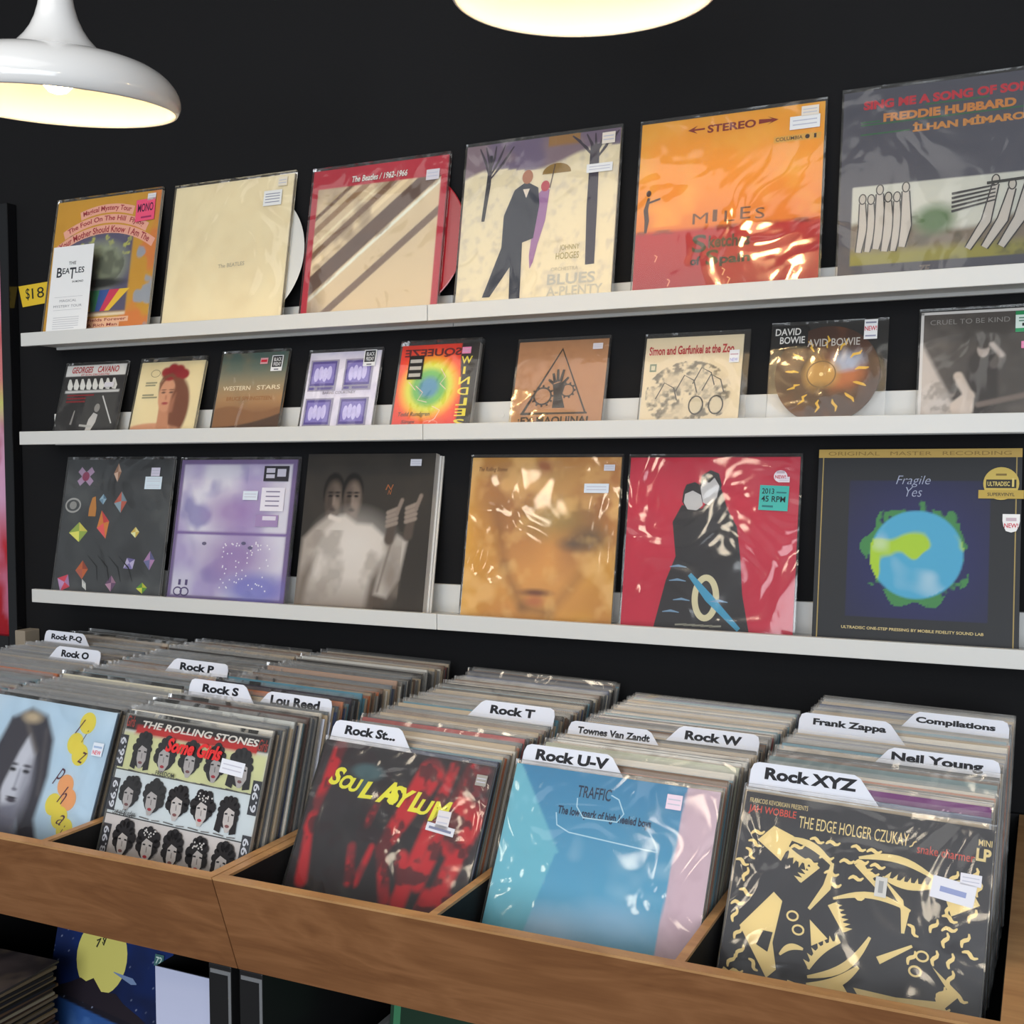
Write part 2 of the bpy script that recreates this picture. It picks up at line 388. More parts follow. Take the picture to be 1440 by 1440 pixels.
# ------------------------------------------------------------------ record bins
ZF, ZR, YF = .80, .937, -.80      # bin floor, rail height, front rail
def record_bin(label, xs, has_right):
    """xs: outer left, cell divider centres, outer right"""
    t = thing('record_bin', label, 'record bin', (xs[0], 0, 0), group='wooden record bins'); X = [x - xs[0] for x in xs]; L = X[-1]; e = .004
    m = MB(); m.prism([(YF + .0014, ZR - e), (YF + .0194, ZR - e), (YF + .073, .782), (YF + .055, .782)], 0, L); m.build('front_panel', WOOD, t)
    m = MB(); m.prism([(YF, ZR), (YF + .018, ZR), (YF + .0194, ZR - e), (YF + .0014, ZR - e)], 0, L); m.build('edge_strip', WOODEDGE, t)
    tr = .03 if has_right else .0145
    for x, w, inner in ((0, .0145, 1), (L - tr, tr, -1)):
        m = MB(); m.prism([(YF + .0196, ZR - e), (-.012, ZR - e), (-.012, .782), (YF + .0732, .782)], x, x + w); m.build('side_panel', WOOD, t)
        m = MB(); m.prism([(YF + .0182, ZR), (-.012, ZR), (-.012, ZR - e), (YF + .0196, ZR - e)], x, x + w); m.build('edge_strip', WOODEDGE, t)
        xl = x + w + .0002 if inner == 1 else x - .0012
        m = MB(); m.prism([(YF + .022, ZR - e), (-.013, ZR - e), (-.013, ZF), (YF + .0742, ZF)], xl, xl + .001); m.build('lining', DARKBOARD, t)
    for x in X[1:-1]:
        m = MB(); m.prism([(YF + .0196, ZR - e), (-.03, ZR - e), (-.03, ZF), (YF + .0732, ZF)], x - .006, x + .006); m.build('divider', DARKBOARD, t)
        m = MB(); m.prism([(YF + .0182, ZR), (-.03, ZR), (-.03, ZR - e), (YF + .0196, ZR - e)], x - .006, x + .006); m.build('edge_strip', WOODEDGE, t)
    m = MB(); m.prism([(YF + .0198, ZR - e), (YF + .0206, ZR - e), (YF + .0742, ZF), (YF + .0734, ZF)], .016, L - tr - .0015); m.build('lining', DARKBOARD, t)
    m = MB(); m.box((.0147, YF + .074, .782), (L - tr - .0002, -.0125, ZF)); m.build('bin_floor', DARKBOARD, t)
    m = MB(); m.box((0, -.0118, .60), (L, -.002, ZR)); m.build('back_panel', DARKBOARD, t)
    for x in (0.001, L - .054):
        m = MB(); m.box((x, -.745, 0), (x + .042, -.0122, .7815)); m.build('leg_panel', BLACK, t, bevel=.0015)
        m = MB(); m.box((x + .004, -.7462, .768), (x + .042, -.7452, .774)); m.box((x + .037, -.7462, .68), (x + .042, -.7452, .768)); m.build('edge_tape', TAPE, t)
    m = MB(); m.box((.0545, -.74, .26), (L - .0545, -.0125, .28)); m.build('lower_shelf', DARKBOARD, t)
record_bin('long wooden record bin on the left, under the left half of the ledges', (.078, .430, .772, 1.116), False)
record_bin('long wooden record bin on the right, ending in a wooden side panel', (1.118, 1.467, 1.801, 2.180), True)

# ------------------------------------------------------------------ covers on the upper ledge
CREAM = (226, 214, 188)
def cov_mustard(W, H, T):
    p = Paint(110, (196, 150, 52)); p.noise(5, 3, (206, 126, 66), .5, .62, .9, mask=(p.U > .72) * 1.); p.noise(8, 13, (150, 160, 172), .56, .64, .9, mask=(p.U > .7) * (p.V < .62) * 1.)
    p.box(.16, .16, .78, .74, (92, 88, 112), .01); p.noise(30, 5, (190, 190, 90), .6, .7, .9, mask=((p.U > .17) & (p.U < .77) & (p.V > .56) & (p.V < .73)) * 1.)
    p.ell(.47, .50, .27, .17, (150, 156, 130), .25); p.noise(6, 9, (88, 92, 78), .52, .66, .8, mask=((np.hypot((p.U - .47) / .25, (p.V - .5) / .15)) < 1) * 1.)
    p.ell(.47, .37, .26, .035, (40, 42, 40), .3); p.box(.16, .135, .78, .155, (226, 214, 190), .006)
    a = Art(W, H, T, (210, 200, 180), paint=p)
    for i, c in enumerate([(200, 50, 60), (226, 190, 60), (60, 130, 90), (60, 90, 150), (200, 60, 90), (226, 190, 60)]):
        k = -.25 + i * .1; a.poly([(.47 + k * .45, .17), (.47 + (k + .1) * .45, .17), (.47 + (k + .1) * .95, .32), (.47 + k * .95, .32)], c, i == 0)
    for s, y, w in (('Magical Mystery Tour', .91, .5), ('The Fool On The Hill  Flying', .835, .8), ('Your Mother Should Know  I Am The', .76, .96)):
        n = 14; R = .9; pts = [(.5 + R * math.sin(w * (i / n - .5) / R * 1.04), y + R * math.cos(w * (i / n - .5) / R * 1.04) - R + .003) for i in range(n + 1)]
        a.line(pts, .062, (222, 170, 150)); a.text(s, .5 - w * .47, y - .022, .5 + w * .47, y + .026, (150, 34, 50), .02, arc=.9)
    for s, y, x1 in (('Strawberry Fields Forever', .098, .80), ("Baby You're A Rich Man", .062, .72), ('All You Need Is Love', .028, .6)):
        a.rect(.1, y - .012, x1 + .02, y + .024, (224, 184, 150)); a.text(s, .12, y - .008, x1, y + .02, (140, 40, 46), .015)
    return a
def cov_cream(W, H, T):
    p = Paint(60, (226, 212, 178)); p.noise(6, 4, (216, 200, 164), .5, .8, .5)
    a = Art(W, H, T, (205, 190, 160), paint=p); a.text('The BEATLES', .44, .405, .66, .432, (168, 160, 140), .01, rot=2); return a
def cov_redborder(W, H, T):
    p = Paint(100, (176, 40, 58)); p.box(.045, .02, .955, .872, (206, 186, 152), .004)
    m = ((p.U > .045) & (p.U < .955) & (p.V > .02) & (p.V < .872)) * 1.
    d = p.V - p.U * .78                                        # slanting bands of brown and cream
    for lo, hi, c in ((.62, .66, (120, 92, 70)), (.52, .58, (150, 118, 84)), (.44, .47, (228, 212, 180)), (.36, .42, (128, 98, 72)), (.30, .345, (226, 206, 170)), (.12, .26, (98, 74, 62)), (.08, .115, (232, 224, 206)), (-.13, -.06, (122, 98, 82)), (-.40, -.395, (150, 124, 96))):
        p.mix(m * np.clip((hi - d) / .008, 0, 1) * np.clip((d - lo) / .008, 0, 1), c)
    p.noise(7, 21, (110, 80, 60), .52, .7, .5, mask=m * (d > .1)); p.mix(m * np.clip((.25 - p.V) / .25, 0, 1) * np.clip((.2 - p.U) / .1, 0, 1) * .8, (96, 76, 74))
    a = Art(W, H, T, (170, 60, 70), paint=p)
    a.text('The Beatles / 1962-1966', .298, .892, .712, .94, (40, 18, 22), .055, .2); a.text('The Beatles / 1962-1966', .30, .896, .71, .938, (232, 222, 214), .02, .2); return a
def cov_snow(W, H, T):
    p = Paint(110, (214, 202, 172)); p.noise(26, 3, (186, 176, 160), .52, .75, .6); e = .79 + .10 * p.U + .03 * np.sin(p.U * 9)
    p.mix((p.V - e) / .02, (128, 108, 116)); p.noise(5, 8, (104, 90, 118), .45, .65, .8, mask=(p.V > e) * 1.); p.mix((p.V - .93) / .02 * ((p.U > .55) & (p.U < .75)), (150, 110, 60))
    a = Art(W, H, T, (208, 190, 160), paint=p); K = (44, 42, 50)
    a.line([(.145, .53), (.165, .75), (.17, .93)], .03, K, taper=.7); a.line([(.86, .22), (.85, .55), (.845, .92)], .066, (52, 46, 62), taper=.85)
    for x0, y0, x1, y1 in ((.165, .80, .09, .98), (.168, .82, .13, .985), (.17, .84, .2, .985), (.17, .80, .26, .985), (.17, .78, .32, .97), (.845, .84, .72, .97), (.845, .86, .79, .985), (.845, .84, .9, .985), (.85, .82, .96, .98), (.78, .91, .70, .985), (.92, .92, .99, .985), (.845, .8, .845, .985)):
        a.line([(x0, y0), ((x0 + x1) / 2 + .008, (y0 + y1) / 2), (x1, y1)], .018, (60, 50, 62), taper=.4)
    # two plain standing shapes, one dark and one mauve, under an ochre half round
    a.poly([(.47, .30), (.50, .66), (.545, .70), (.575, .68), (.56, .5), (.52, .36), (.50, .26), (.48, .22)], (150, 108, 150)); a.ell(.545, .705, .028, .032, (176, 62, 78))
    a.poly([(.285, .55), (.345, .70), (.42, .745), (.50, .70), (.515, .60), (.49, .40), (.42, .38), (.43, .03), (.36, .03), (.35, .24), (.23, .07), (.18, .07), (.285, .36)], (36, 42, 58))
    a.ell(.425, .772, .035, .042, (164, 106, 74)); a.poly([(.40, .70), (.425, .645), (.445, .70)], (218, 206, 190))
    a.poly([(.52 + .092 * (1 - math.cos(math.pi * i / 12)), .775 + .06 * math.sin(math.pi * i / 12)) for i in range(13)], (138, 108, 48)); a.line([(.60, .83), (.575, .69)], .006, (70, 50, 50))
    a.text('JOHNNY', .665, .305, .79, .345, (150, 136, 74), .0); a.text('HODGES', .645, .262, .79, .30, (150, 136, 74), .0)
    a.text('ORCHESTRA', .62, .195, .79, .216, (168, 160, 140)); a.text('BLUES', .60, .115, .90, .178, (176, 172, 160), .02); a.text('A-PLENTY', .60, .05, .95, .105, (182, 176, 160), .02); return a
def cov_orange(W, H, T):
    p = Paint(110, (226, 156, 44)); p.grad([(0, (150, 20, 34)), (.36, (168, 30, 36)), (.385, (206, 120, 30)), (.7, (224, 150, 40)), (1, (232, 160, 48))])
    p.noise(7, 4, (236, 176, 70), .5, .8, .5, mask=(p.V > .4) * 1.); p.noise(24, 6, (60, 24, 22), .5, .68, .5, mask=((p.V > .35) & (p.V < .385)) * 1.)
    a = Art(W, H, T, (210, 190, 150), paint=p); R = (128, 42, 34)
    a.text('STEREO', .375, .905, .64, .95, R, .03); a.poly([(.265, .932), (.32, .955), (.30, .937), (.36, .937), (.36, .927), (.30, .927), (.32, .909)], R); a.poly([(.76, .932), (.70, .955), (.725, .94), (.655, .945), (.655, .919), (.725, .924), (.70, .909)], R)
    a.rect(.74, .80, .985, .835, (206, 160, 70)); a.text('COLUMBIA', .75, .808, .89, .828, (60, 50, 40), .01); a.ell(.915, .818, .012, .012, (50, 40, 40)); a.line([(.955, .806), (.955, .83)], .012, (50, 40, 40))
    a.line([(.055, .37), (.06, .44), (.05, .50), (.065, .57)], .028, (60, 34, 26), taper=.5); a.line([(.06, .54), (.13, .56)], .012, (70, 40, 28)); a.ell(.062, .595, .014, .018, (60, 34, 26))
    G = (70, 62, 46)
    for i, (ch, x) in enumerate(zip('MILES', (.32, .43, .495, .58, .66))): a.text(ch, x, .395 + .006 * (i % 2), x + (.085, .025, .055, .055, .05)[i], .455 + .012 * (i % 2), (104, 66, 40), .0)
    a.text('S', .325, .235, .405, .335, (70, 62, 40), .02); a.text('ketches', .415, .255, .64, .325, (74, 50, 36), .035); a.text('of', .32, .165, .375, .215, (40, 30, 28), .035); a.text('S', .405, .16, .475, .245, (70, 62, 40), .02); a.text('pain', .48, .15, .645, .215, (40, 30, 28), .035)
    for x, y in ((.2, .06), (.53, .05), (.9, .1), (.12, .2), (.87, .06), (.5, .1)): a.line([(x, y), (x + .012, y + .03), (x - .004, y + .04)], .008, (206, 140, 110))
    return a
def cov_slate(W, H, T):
    p = Paint(110, (74, 74, 84)); m = ((p.U > .06) & (p.V > .10) & (p.V < .50)) * 1.; p.box(.06, .10, 1.2, .50, (186, 186, 176), .004)
    p.mix(m * np.clip((.30 - p.V + .04 * np.sin(p.U * 8)) / .03, 0, 1), (116, 104, 90)); p.mix(m * np.clip((.19 - p.V) / .05, 0, 1), (138, 132, 62)); p.noise(14, 3, (70, 68, 56), .55, .7, .6, mask=m * (p.V < .33))
    p.ell(.46, .30, .09, .07, (74, 104, 60), .4)
    a = Art(W, H, T, (90, 90, 96), paint=p)
    a.text('SING ME A SONG OF SONGMY', .10, .898, 1.04, .945, (178, 44, 56), .05); a.text('FREDDIE HUBBARD', .20, .825, .825, .87, (186, 122, 60), .05); a.text('\u0130LHAN M\u0130MARO\u011eLU', .345, .755, 1.0, .805, (186, 128, 66), .05)
    for x0, x1, y in ((.4, .7, .886), (.09, .185, .83), (.09, .95, .815), (.09, .33, .765)): a.rect(x0, y, x1, y + .008, (54, 96, 66))
    rng = random.Random(4)
    for k in range(9):                                         # plain pale upright strokes with dark edges, two loose groups
        x = (.10 + k * .042) if k < 6 else .72 + (k - 6) * .075; top = .40 + rng.random() * .06; w = .038 + rng.random() * .012
        pts = [(x, .15 + rng.random() * .03), (x + .018, .28), (x + .012, top)] if k < 6 else [(x - .10, .14), (x - .02, .27), (x + .02, top)]
        a.line(pts, w + .012, (46, 44, 46), taper=.7); a.line(pts, w, (178, 172, 164), taper=.6); a.ell(pts[-1][0], top + .02, .02, .028, (52, 50, 50)); a.ell(pts[-1][0], top + .02, .014, .022, (176, 170, 160))
    for k in range(5): a.line([(.54, .33 + k * .022), (.74, .37 + k * .018)], .012, (60, 58, 58), taper=.6)
    a.line([(.70, .455), (1.0, .47)], .014, (50, 50, 48)); a.text('ZE', .385, .035, .45, .075, (116, 108, 104), .04, .3); return a

def ledge_album(row, x0, x1, zt, cover, label, T=.0035, yb=-.068, **kw):
    fz = FLOORZ[row]; W = x1 - x0
    H = (zt - fz); 
    for _ in range(4):
        th = math.asin(min(.9, (-.005 - T / 2 - yb) / H)); H = (zt - fz) / math.cos(th)
    return album(label, (x0 + x1) / 2, yb, fz + T * math.sin(th) + .0006, W, H, T, th, cover, **kw)

r, c = ledge_album('upper', .016, .337, 2.148, cov_mustard, 'mustard yellow record sleeve with red arched lettering and pink note, first on the upper ledge')
sticker(r, c, .875, .865, .056, .052, (224, 82, 116), [('MONO', .42, .80, (70, 34, 60), .1, .92), (None, .12, .2, (150, 50, 90), .3, .85)], 'paper_note', -2, 'pink paper note')
sticker(r, c, .92, .955, .024, .016, (214, 210, 210), FAINT)
r, c = ledge_album('upper', .380, .706, 2.145, cov_cream, 'plain cream record sleeve with a white disc poking out, on the upper ledge')
sticker(r, c, .845, .845, .048, .034, (236, 232, 222), [(None, y, y + .05, (130, 130, 150)) for y in (.75, .58, .4, .2)]); sticker(r, c, .915, .95, .024, .02, (222, 212, 192), FAINT)
r, c = ledge_album('upper', .757, 1.083, 2.141, cov_redborder, 'red bordered record sleeve with brown slanted picture and a red disc poking out')
sticker(r, c, .9, .88, .03, .022, (206, 200, 206), FAINT)
r, c = ledge_album('upper', 1.125, 1.449, 2.149, cov_snow, 'snowy cream record sleeve with dark tree and two strolling shapes, on the upper ledge')
sticker(r, c, .885, .775, .052, .017, (226, 226, 230), FAINT); sticker(r, c, .93, .945, .026, .022, (226, 214, 200), FAINT)
r, c = ledge_album('upper', 1.491, 1.824, 2.147, cov_orange, 'orange record sleeve over a red lower third, on the upper ledge', bagargs=dict(mat=CRUMPLED))
sticker(r, c, .90, .895, .052, .024, (232, 230, 232), FAINT); sticker(r, c, .925, .955, .03, .018, (232, 214, 200), FAINT)
r, c = ledge_album('upper', 1.856, 2.186, 2.154, cov_slate, 'slate grey record sleeve with red and orange lettering at right end of the upper ledge')
sticker(r, c, .92, .80, .04, .03, (220, 222, 226), FAINT)

def disc(name, label, cx, row, R, y, mat, lab):
    th = .185
    t = thing(name, label, 'record', (cx, y, FLOORZ[row] + .0012), (-th, 0, 0)); m = MB()
    prof = [(.0037, -.0007), (R - .002, -.0007), (R, 0), (R - .002, .0007), (.0037, .0007)]
    m.lathe(prof, seg=96); V = m.v[0]; m.v[0] = np.stack([V[:, 0], V[:, 2], V[:, 1] + R], -1); m.build('vinyl_disc', mat, t, smooth=False)
    m = MB(); m.lathe([(.0037, -.0011), (.05, -.0011), (.05, -.0007)], seg=48); V = m.v[0]; m.v[0] = np.stack([V[:, 0], V[:, 2], V[:, 1] + R], -1); m.build('centre_label', lab, t)
PAPER = solid('paper', (.7, .69, .66), .7)
disc('vinyl_record', 'white vinyl record half hidden behind the plain cream sleeve', .590, 'upper', .153, -.0592, VINYLW, PAPER)
disc('vinyl_record', 'red vinyl record half hidden behind the red bordered sleeve', .978, 'upper', .153, -.0592, VINYLR, PAPER)

# white card in front of the mustard sleeve
t = thing('information_card', 'tall white printed card leaning on the mustard yellow sleeve', 'card', (.121, -.0985, FLOORZ['upper'] + .0008), (-.155, 0, 0))
W, H = .126, .214
a = Art(W, H, .001, (225, 225, 225), (224, 224, 224)); K = (44, 46, 52)
a.text('THE', .42, .79, .60, .825, K, .01); a.text('B', .14, .655, .27, .765, K, .015); a.text('EA', .28, .69, .46, .755, K, .015); a.text('T', .46, .63, .60, .755, K, .015); a.text('LES', .60, .69, .82, .755, K, .015); a.text('IN MONO', .55, .585, .82, .608, K, .01)
a.text('MAGICAL', .28, .375, .70, .402, (140, 140, 146)); a.text('MYSTERY TOUR', .14, .315, .84, .342, (140, 140, 146)); a.rect(.14, .43, .84, .433, (170, 170, 175)); a.rect(.14, .285, .84, .288, (170, 170, 175))
for k in range(6): a.rect(.16, .20 - k * .024, .80 - .1 * (k == 5), .207 - k * .024, (188, 188, 192))
a.build('printed_card', PRINT, t)
# price card on the wall
t = thing('price_card', 'yellow price card reading $18 on the black wall', 'price card', (-.066, -.0015, 1.915), (0, rad(-3), 0))
a = Art(.13, .050, .001, (214, 180, 50), outline=[(.08, -.05), (1, .0), (1.0, 1), (.0, 1.0)]); a.y = -.00055
a.text('$', .18, .24, .285, .84, (40, 40, 36), .005); a.text('18', .34, .28, .655, .80, (40, 40, 36), .0)
a.build('yellow_card', PRINT, t)

# ------------------------------------------------------------------ small records on the middle ledge
def cov_whiteband(W, H, T):
    p = Paint(80, (46, 44, 44)); p.box(0, .84, 1, 1, (222, 220, 216), .005); p.noise(8, 3, (80, 78, 76), .5, .7, .6, mask=(p.V < .6) * 1.); p.box(.42, .1, .95, .58, (70, 68, 66), .02)
    p.box(.05, .60, .95, .635, (205, 203, 200), .006)
    a = Art(W, H, T, (90, 88, 86), paint=p); a.text('GEORGES', .10, .885, .45, .975, (176, 30, 36), .02, .12); a.text('CAVANO', .53, .885, .88, .975, (176, 30, 36), .02, .12); a.text('ET SON ORCHESTRE', .27, .845, .74, .872, (196, 60, 60), .01)
    for k in range(8): x = .08 + k * .105; a.poly([(x, .80), (x + .03, .80), (x + .085, .70), (x + .07, .64), (x + .01, .65), (x - .01, .70)], (216, 214, 208), k == 0)
    for y, x1 in ((.555, .55), (.51, .42), (.465, .42)): a.rect(.1, y, x1, y + .022, (136, 34, 40))
    a.line([(.55, .05), (.6, .2), (.64, .3)], .13, (196, 192, 186), taper=.6); a.ell(.645, .38, .045, .06, (150, 146, 140)); a.line([(.70, .55), (.92, .16)], .02, (206, 204, 200)); a.line([(.25, .15), (.28, .35)], .035, (150, 146, 142), taper=.5); a.line([(.40, .14), (.6, .12)], .03, (180, 178, 172))
    return a
def cov_portrait(W, H, T):
    p = Paint(80, (220, 206, 166)); S = (200, 150, 118); Hh = (122, 74, 52)
    p.ell(.66, .36, .20, .40, Hh, .1); p.ell(.55, .62, .2, .22, Hh, .08); p.ell(.35, .02, .45, .13, S, .1); p.seg(.5, .1, .49, .35, .09, (190, 138, 106)); p.ell(.49, .53, .13, .23, S, .07); p.ell(.66, .4, .1, .3, Hh, .2)
    for x, y in ((.42, .85), (.52, .9), (.62, .88), (.7, .82), (.57, .82), (.48, .8)): p.ell(x, y, .08, .07, (150, 36, 44), .2)
    p.poly([(.36, .62), (.38, .74), (.50, .79), (.62, .72), (.64, .5), (.62, .76), (.52, .84), (.38, .80), (.34, .70)], Hh, .015); p.poly([(.57, .46), (.63, .56), (.62, .30), (.54, .28)], (176, 122, 94), .02, .7)
    for x in (.43, .55): p.ell(x, .57, .032, .012, (66, 44, 40), .4); p.ell(x, .605, .04, .008, (110, 72, 54), .4)
    p.ell(.48, .42, .05, .018, (160, 70, 70), .3); p.seg(.485, .48, .48, .52, .012, (176, 122, 94), .01)
    a = Art(W, H, T, (200, 190, 160), paint=p)
    for x0, x1, y in ((.12, .3, .70), (.12, .28, .665), (.1, .28, .53), (.1, .34, .495)): a.rect(x0, y, x1, y + .022, (150, 146, 120))
    a.ring(.25, .84, .07, .05, .008, (150, 140, 112)); return a
def cov_desert(W, H, T):
    p = Paint(80, (110, 120, 110)); p.grad([(0, (96, 70, 52)), (.28, (150, 110, 74)), (.42, (170, 134, 92)), (.6, (150, 134, 104)), (.8, (104, 116, 104)), (1, (74, 98, 92))]); p.noise(5, 2, (140, 120, 92), .5, .8, .5)
    p.mix((.30 + .04 * np.sin(p.U * 7) - p.V) / .02, (140, 100, 66)); p.mix((.08 + .16 * p.U ** 2 - p.V) / .02, (84, 62, 48))
    a = Art(W, H, T, (120, 110, 96), paint=p); a.text('WESTERN', .08, .53, .5, .585, (226, 214, 188), .01); a.text('STARS', .6, .53, .95, .585, (226, 214, 188), .01); a.text('BRUCE SPRINGSTEEN', .16, .40, .85, .45, (150, 100, 56), .01); return a
def cov_screens(W, H, T):
    p = Paint(80, (216, 212, 222)); p.noise(6, 3, (186, 180, 204), .5, .8, .6); a = Art(W, H, T, (210, 208, 214), paint=p); P = (92, 80, 146)
    for x in (.03, .52):
        for y in (.545, .055):
            a.rect(x, y - .04, x + .40, y + .36, (150, 146, 164)); a.rect(x + .02, y + .03, x + .37, y + .34, P); a.rect(x + .04, y + .06, x + .35, y + .31, (132, 122, 182))
            for k in range(4): a.ell(x + .1 + k * .06, y + .17 + .02 * (k % 2), .035, .09, (196, 190, 222), k == 0)
            a.rect(x + .02, y - .02, x + .1, y + .01, P); a.rect(x + .14, y - .02, x + .36, y + .01, (110, 100, 150))
    a.text('BARNS COURTNEY', .26, .465, .72, .50, (120, 112, 120), .0); return a
def cov_rainbow(W, H, T):
    p = Paint(90, (214, 60, 44)); d = np.hypot(p.U - .42, (p.V - .48) * 1.0)
    for r, c in ((.50, (222, 84, 40)), (.42, (228, 160, 50)), (.35, (206, 206, 70)), (.26, (110, 176, 90)), (.16, (84, 140, 170))): p.mix((r - d) / .07, c)
    p.mix((p.U - .80 - .03 * np.sin(p.V * 5)) / .01, (44, 42, 44))
    a = Art(W, H, T, (190, 186, 180), paint=p); a.text('SQUEEZE', .05, .84, .78, .95, (90, 30, 40), .03, mirror=True)
    for i, (ch, mr) in enumerate((('W', 0), ('I', 0), ('N', 1), ('D', 1), ('L', 1), ('E', 1), ('S', 0))): a.text(ch, .79 if ch != 'I' else .83, .75 - i * .125, .93 if ch != 'I' else .86, .84 - i * .125, (220, 206, 70), .02, mirror=bool(mr))
    for pts in (((.25, .5), (.35, .42), (.3, .33), (.42, .3)), ((.55, .7), (.62, .6), (.56, .52), (.64, .45)), ((.5, .25), (.6, .2), (.55, .1), (.48, .06)), ((.15, .55), (.25, .45))): a.line(list(pts), .01, (226, 196, 180))
    a.text('Todd Rundgren', .07, .12, .48, .185, (40, 46, 40), .01, .2); a.text('Sings', .12, .04, .30, .09, (70, 40, 40), .01, .2); a.ring(.5, .05, .09, .03, .008, (226, 150, 130)); return a
def cov_kraft(W, H, T):
    p = Paint(70, (168, 124, 88)); p.noise(20, 4, (156, 112, 78), .5, .8, .5); a = Art(W, H, T, (150, 112, 80), paint=p); K = (50, 42, 38)
    a.line([(.12, .16), (.50, .90), (.82, .16), (.12, .16)], .03, K); a.line([(.10, .16), (.84, .16)], .022, K)
    a.ring(.33, .36, .095, .095, .02, K); a.ring(.60, .42, .068, .068, .016, K)
    for cx, cy, r, n in ((.33, .36, .115, 12), (.60, .42, .085, 10)):
        for i in range(n): q = 2 * math.pi * i / n; a.line([(cx + r * .85 * math.cos(q), cy + r * .85 * math.sin(q)), (cx + r * 1.1 * math.cos(q), cy + r * 1.1 * math.sin(q))], .022, K, i == 0)
    a.poly([(.45, .22), (.59, .22), (.545, .36), (.57, .48), (.52, .52), (.43, .49), (.455, .36)], K)
    for pts in (((.44, .50), (.38, .55)), ((.455, .51), (.425, .62)), ((.485, .52), (.475, .665)), ((.515, .52), (.54, .66)), ((.545, .50), (.60, .57))): a.line([pts[0], pts[1]], .036, K, taper=.7)
    a.text('\u00a1EX-MAQUINA!', .08, .01, .86, .125, K, .03); return a
def cov_engraved(W, H, T):
    p = Paint(110, (208, 194, 166)); m = (np.hypot((p.U - .48) / .44, (p.V - .34) / .38) < 1) * 1.; p.noise(26, 3, (92, 86, 78), .42, .62, .85, mask=m); p.noise(6, 9, (200, 186, 160), .5, .66, .8, mask=m)
    a = Art(W, H, T, (200, 188, 160), paint=p); a.text('Simon and Garfunkel at the Zoo', .04, .80, .91, .90, (166, 40, 46), .03); a.rect(.06, .61, .13, .70, (120, 130, 110)); a.rect(.075, .63, .115, .68, (196, 190, 166))
    for x, y in ((.57, .22), (.77, .22)): a.ring(x, y, .07, .10, .014, (60, 56, 52)); a.ell(x, y, .055, .085, (196, 184, 158))
    for x, y in ((.25, .42), (.45, .5), (.62, .58), (.72, .5)): a.line([(x - .1, y - .12), (x - .02, y + .06), (x + .08, y), (x + .12, y - .14)], .012, (70, 66, 60))
    return a
def cov_stage(W, H, T):
    p = Paint(90, (74, 68, 64)); p.noise(5, 3, (110, 102, 96), .45, .8, .6); p.mix(((.75 - p.V) * .5 - p.U + .02) / .05, (190, 180, 172)); p.noise(18, 8, (150, 140, 132), .5, .65, .8, mask=((p.U < .4) & (p.V < .36)) * 1.)
    p.seg(.52, .2, .53, .52, .14, (52, 46, 44), .02, r2=.12); p.ell(.53, .64, .05, .075, (168, 156, 148), .1); p.ell(.53, .69, .06, .05, (60, 54, 50), .2); p.seg(.62, .5, .68, .58, .04, (90, 82, 78)); p.seg(.68, .58, .6, .68, .022, (176, 164, 156))
    p.seg(.37, .12, .42, .22, .10, (198, 184, 172), .01, r2=.05); p.seg(.42, .22, .33, .4, .04, (190, 176, 164)); p.seg(.5, .14, .99, .24, .024, (120, 106, 98)); p.ell(.92, .38, .04, .12, (190, 182, 176), .3); p.seg(.92, .28, .9, .0, .008, (196, 190, 184))
    a = Art(W, H, T, (196, 192, 188), paint=p); a.rect(0, .975, 1, 1, (206, 202, 198)); a.rect(0, 0, .025, 1, (206, 202, 198), False); a.text('CRUEL TO BE KIND', .08, .88, .74, .925, (150, 146, 142), -.01); a.text('NICK LOWE', .5, .02, .9, .055, (150, 140, 134), -.01); return a
RSD = [('BLACK', .52, .72, (226, 226, 226), .2, .85), ('FRIDAY', .3, .5, (226, 226, 226), .2, .85)]
def rsd(r, c, u, v, w=.03, h=.036):
    sticker(r, c, u, v, w, h, (226, 226, 230), [(None, .25, .95, (34, 34, 36), .08, .92), ('BLACK', .62, .86, (226, 226, 226), .2, .86), ('FRIDAY', .32, .56, (226, 226, 226), .2, .86), (None, .06, .14, (120, 120, 130), .3, .7)], 'promotional_sticker')
NEW = [(None, .62, .8, (190, 170, 180), .2, .8), ('NEW!', .25, .5, (190, 40, 60), .1, .9)]
CIRC = [(.5 + .5 * math.cos(2 * math.pi * i / 24), .42 + .42 * math.sin(2 * math.pi * i / 24)) for i in range(24)]
NEWSHAPE = [(.0, 1), (.0, .62), (.06, .35), (.2, .08), (.5, 0), (.8, .08), (.94, .35), (1, .62), (1, 1)]

m7 = dict(T=.0025, yb=-.056)
r, c = ledge_album('middle', .032, .222, 1.757, cov_whiteband, 'small dark sleeve with red capitals on a white band, first on the middle ledge', **m7); sticker(r, c, .78, .70, .03, .012, (200, 196, 200), FAINT)
r, c = ledge_album('middle', .268, .455, 1.755, cov_portrait, 'small cream sleeve with an auburn haired portrait and red flowers', bagargs=dict(top=.010), **m7)
r, c = ledge_album('middle', .506, .684, 1.765, cov_desert, 'small sleeve with a teal sky over brown desert hills', **m7); rsd(r, c, .86, .85); sticker(r, c, .66, .885, .020, .014, (206, 150, 156), [(None, .3, .7, (190, 40, 60), .1, .9)])
r, c = ledge_album('middle', .742, .920, 1.757, cov_screens, 'small white sleeve with four violet screens on the middle ledge', **m7); rsd(r, c, .86, .90)
r, c = ledge_album('middle', .976, 1.155, 1.757, cov_rainbow, 'small thick sleeve with red to green rainbow rings and yellow side lettering', T=.012, yb=-.062, bagargs=dict(top=.010)); sticker(r, c, .85, .905, .02, .014, (214, 130, 170), FAINT)
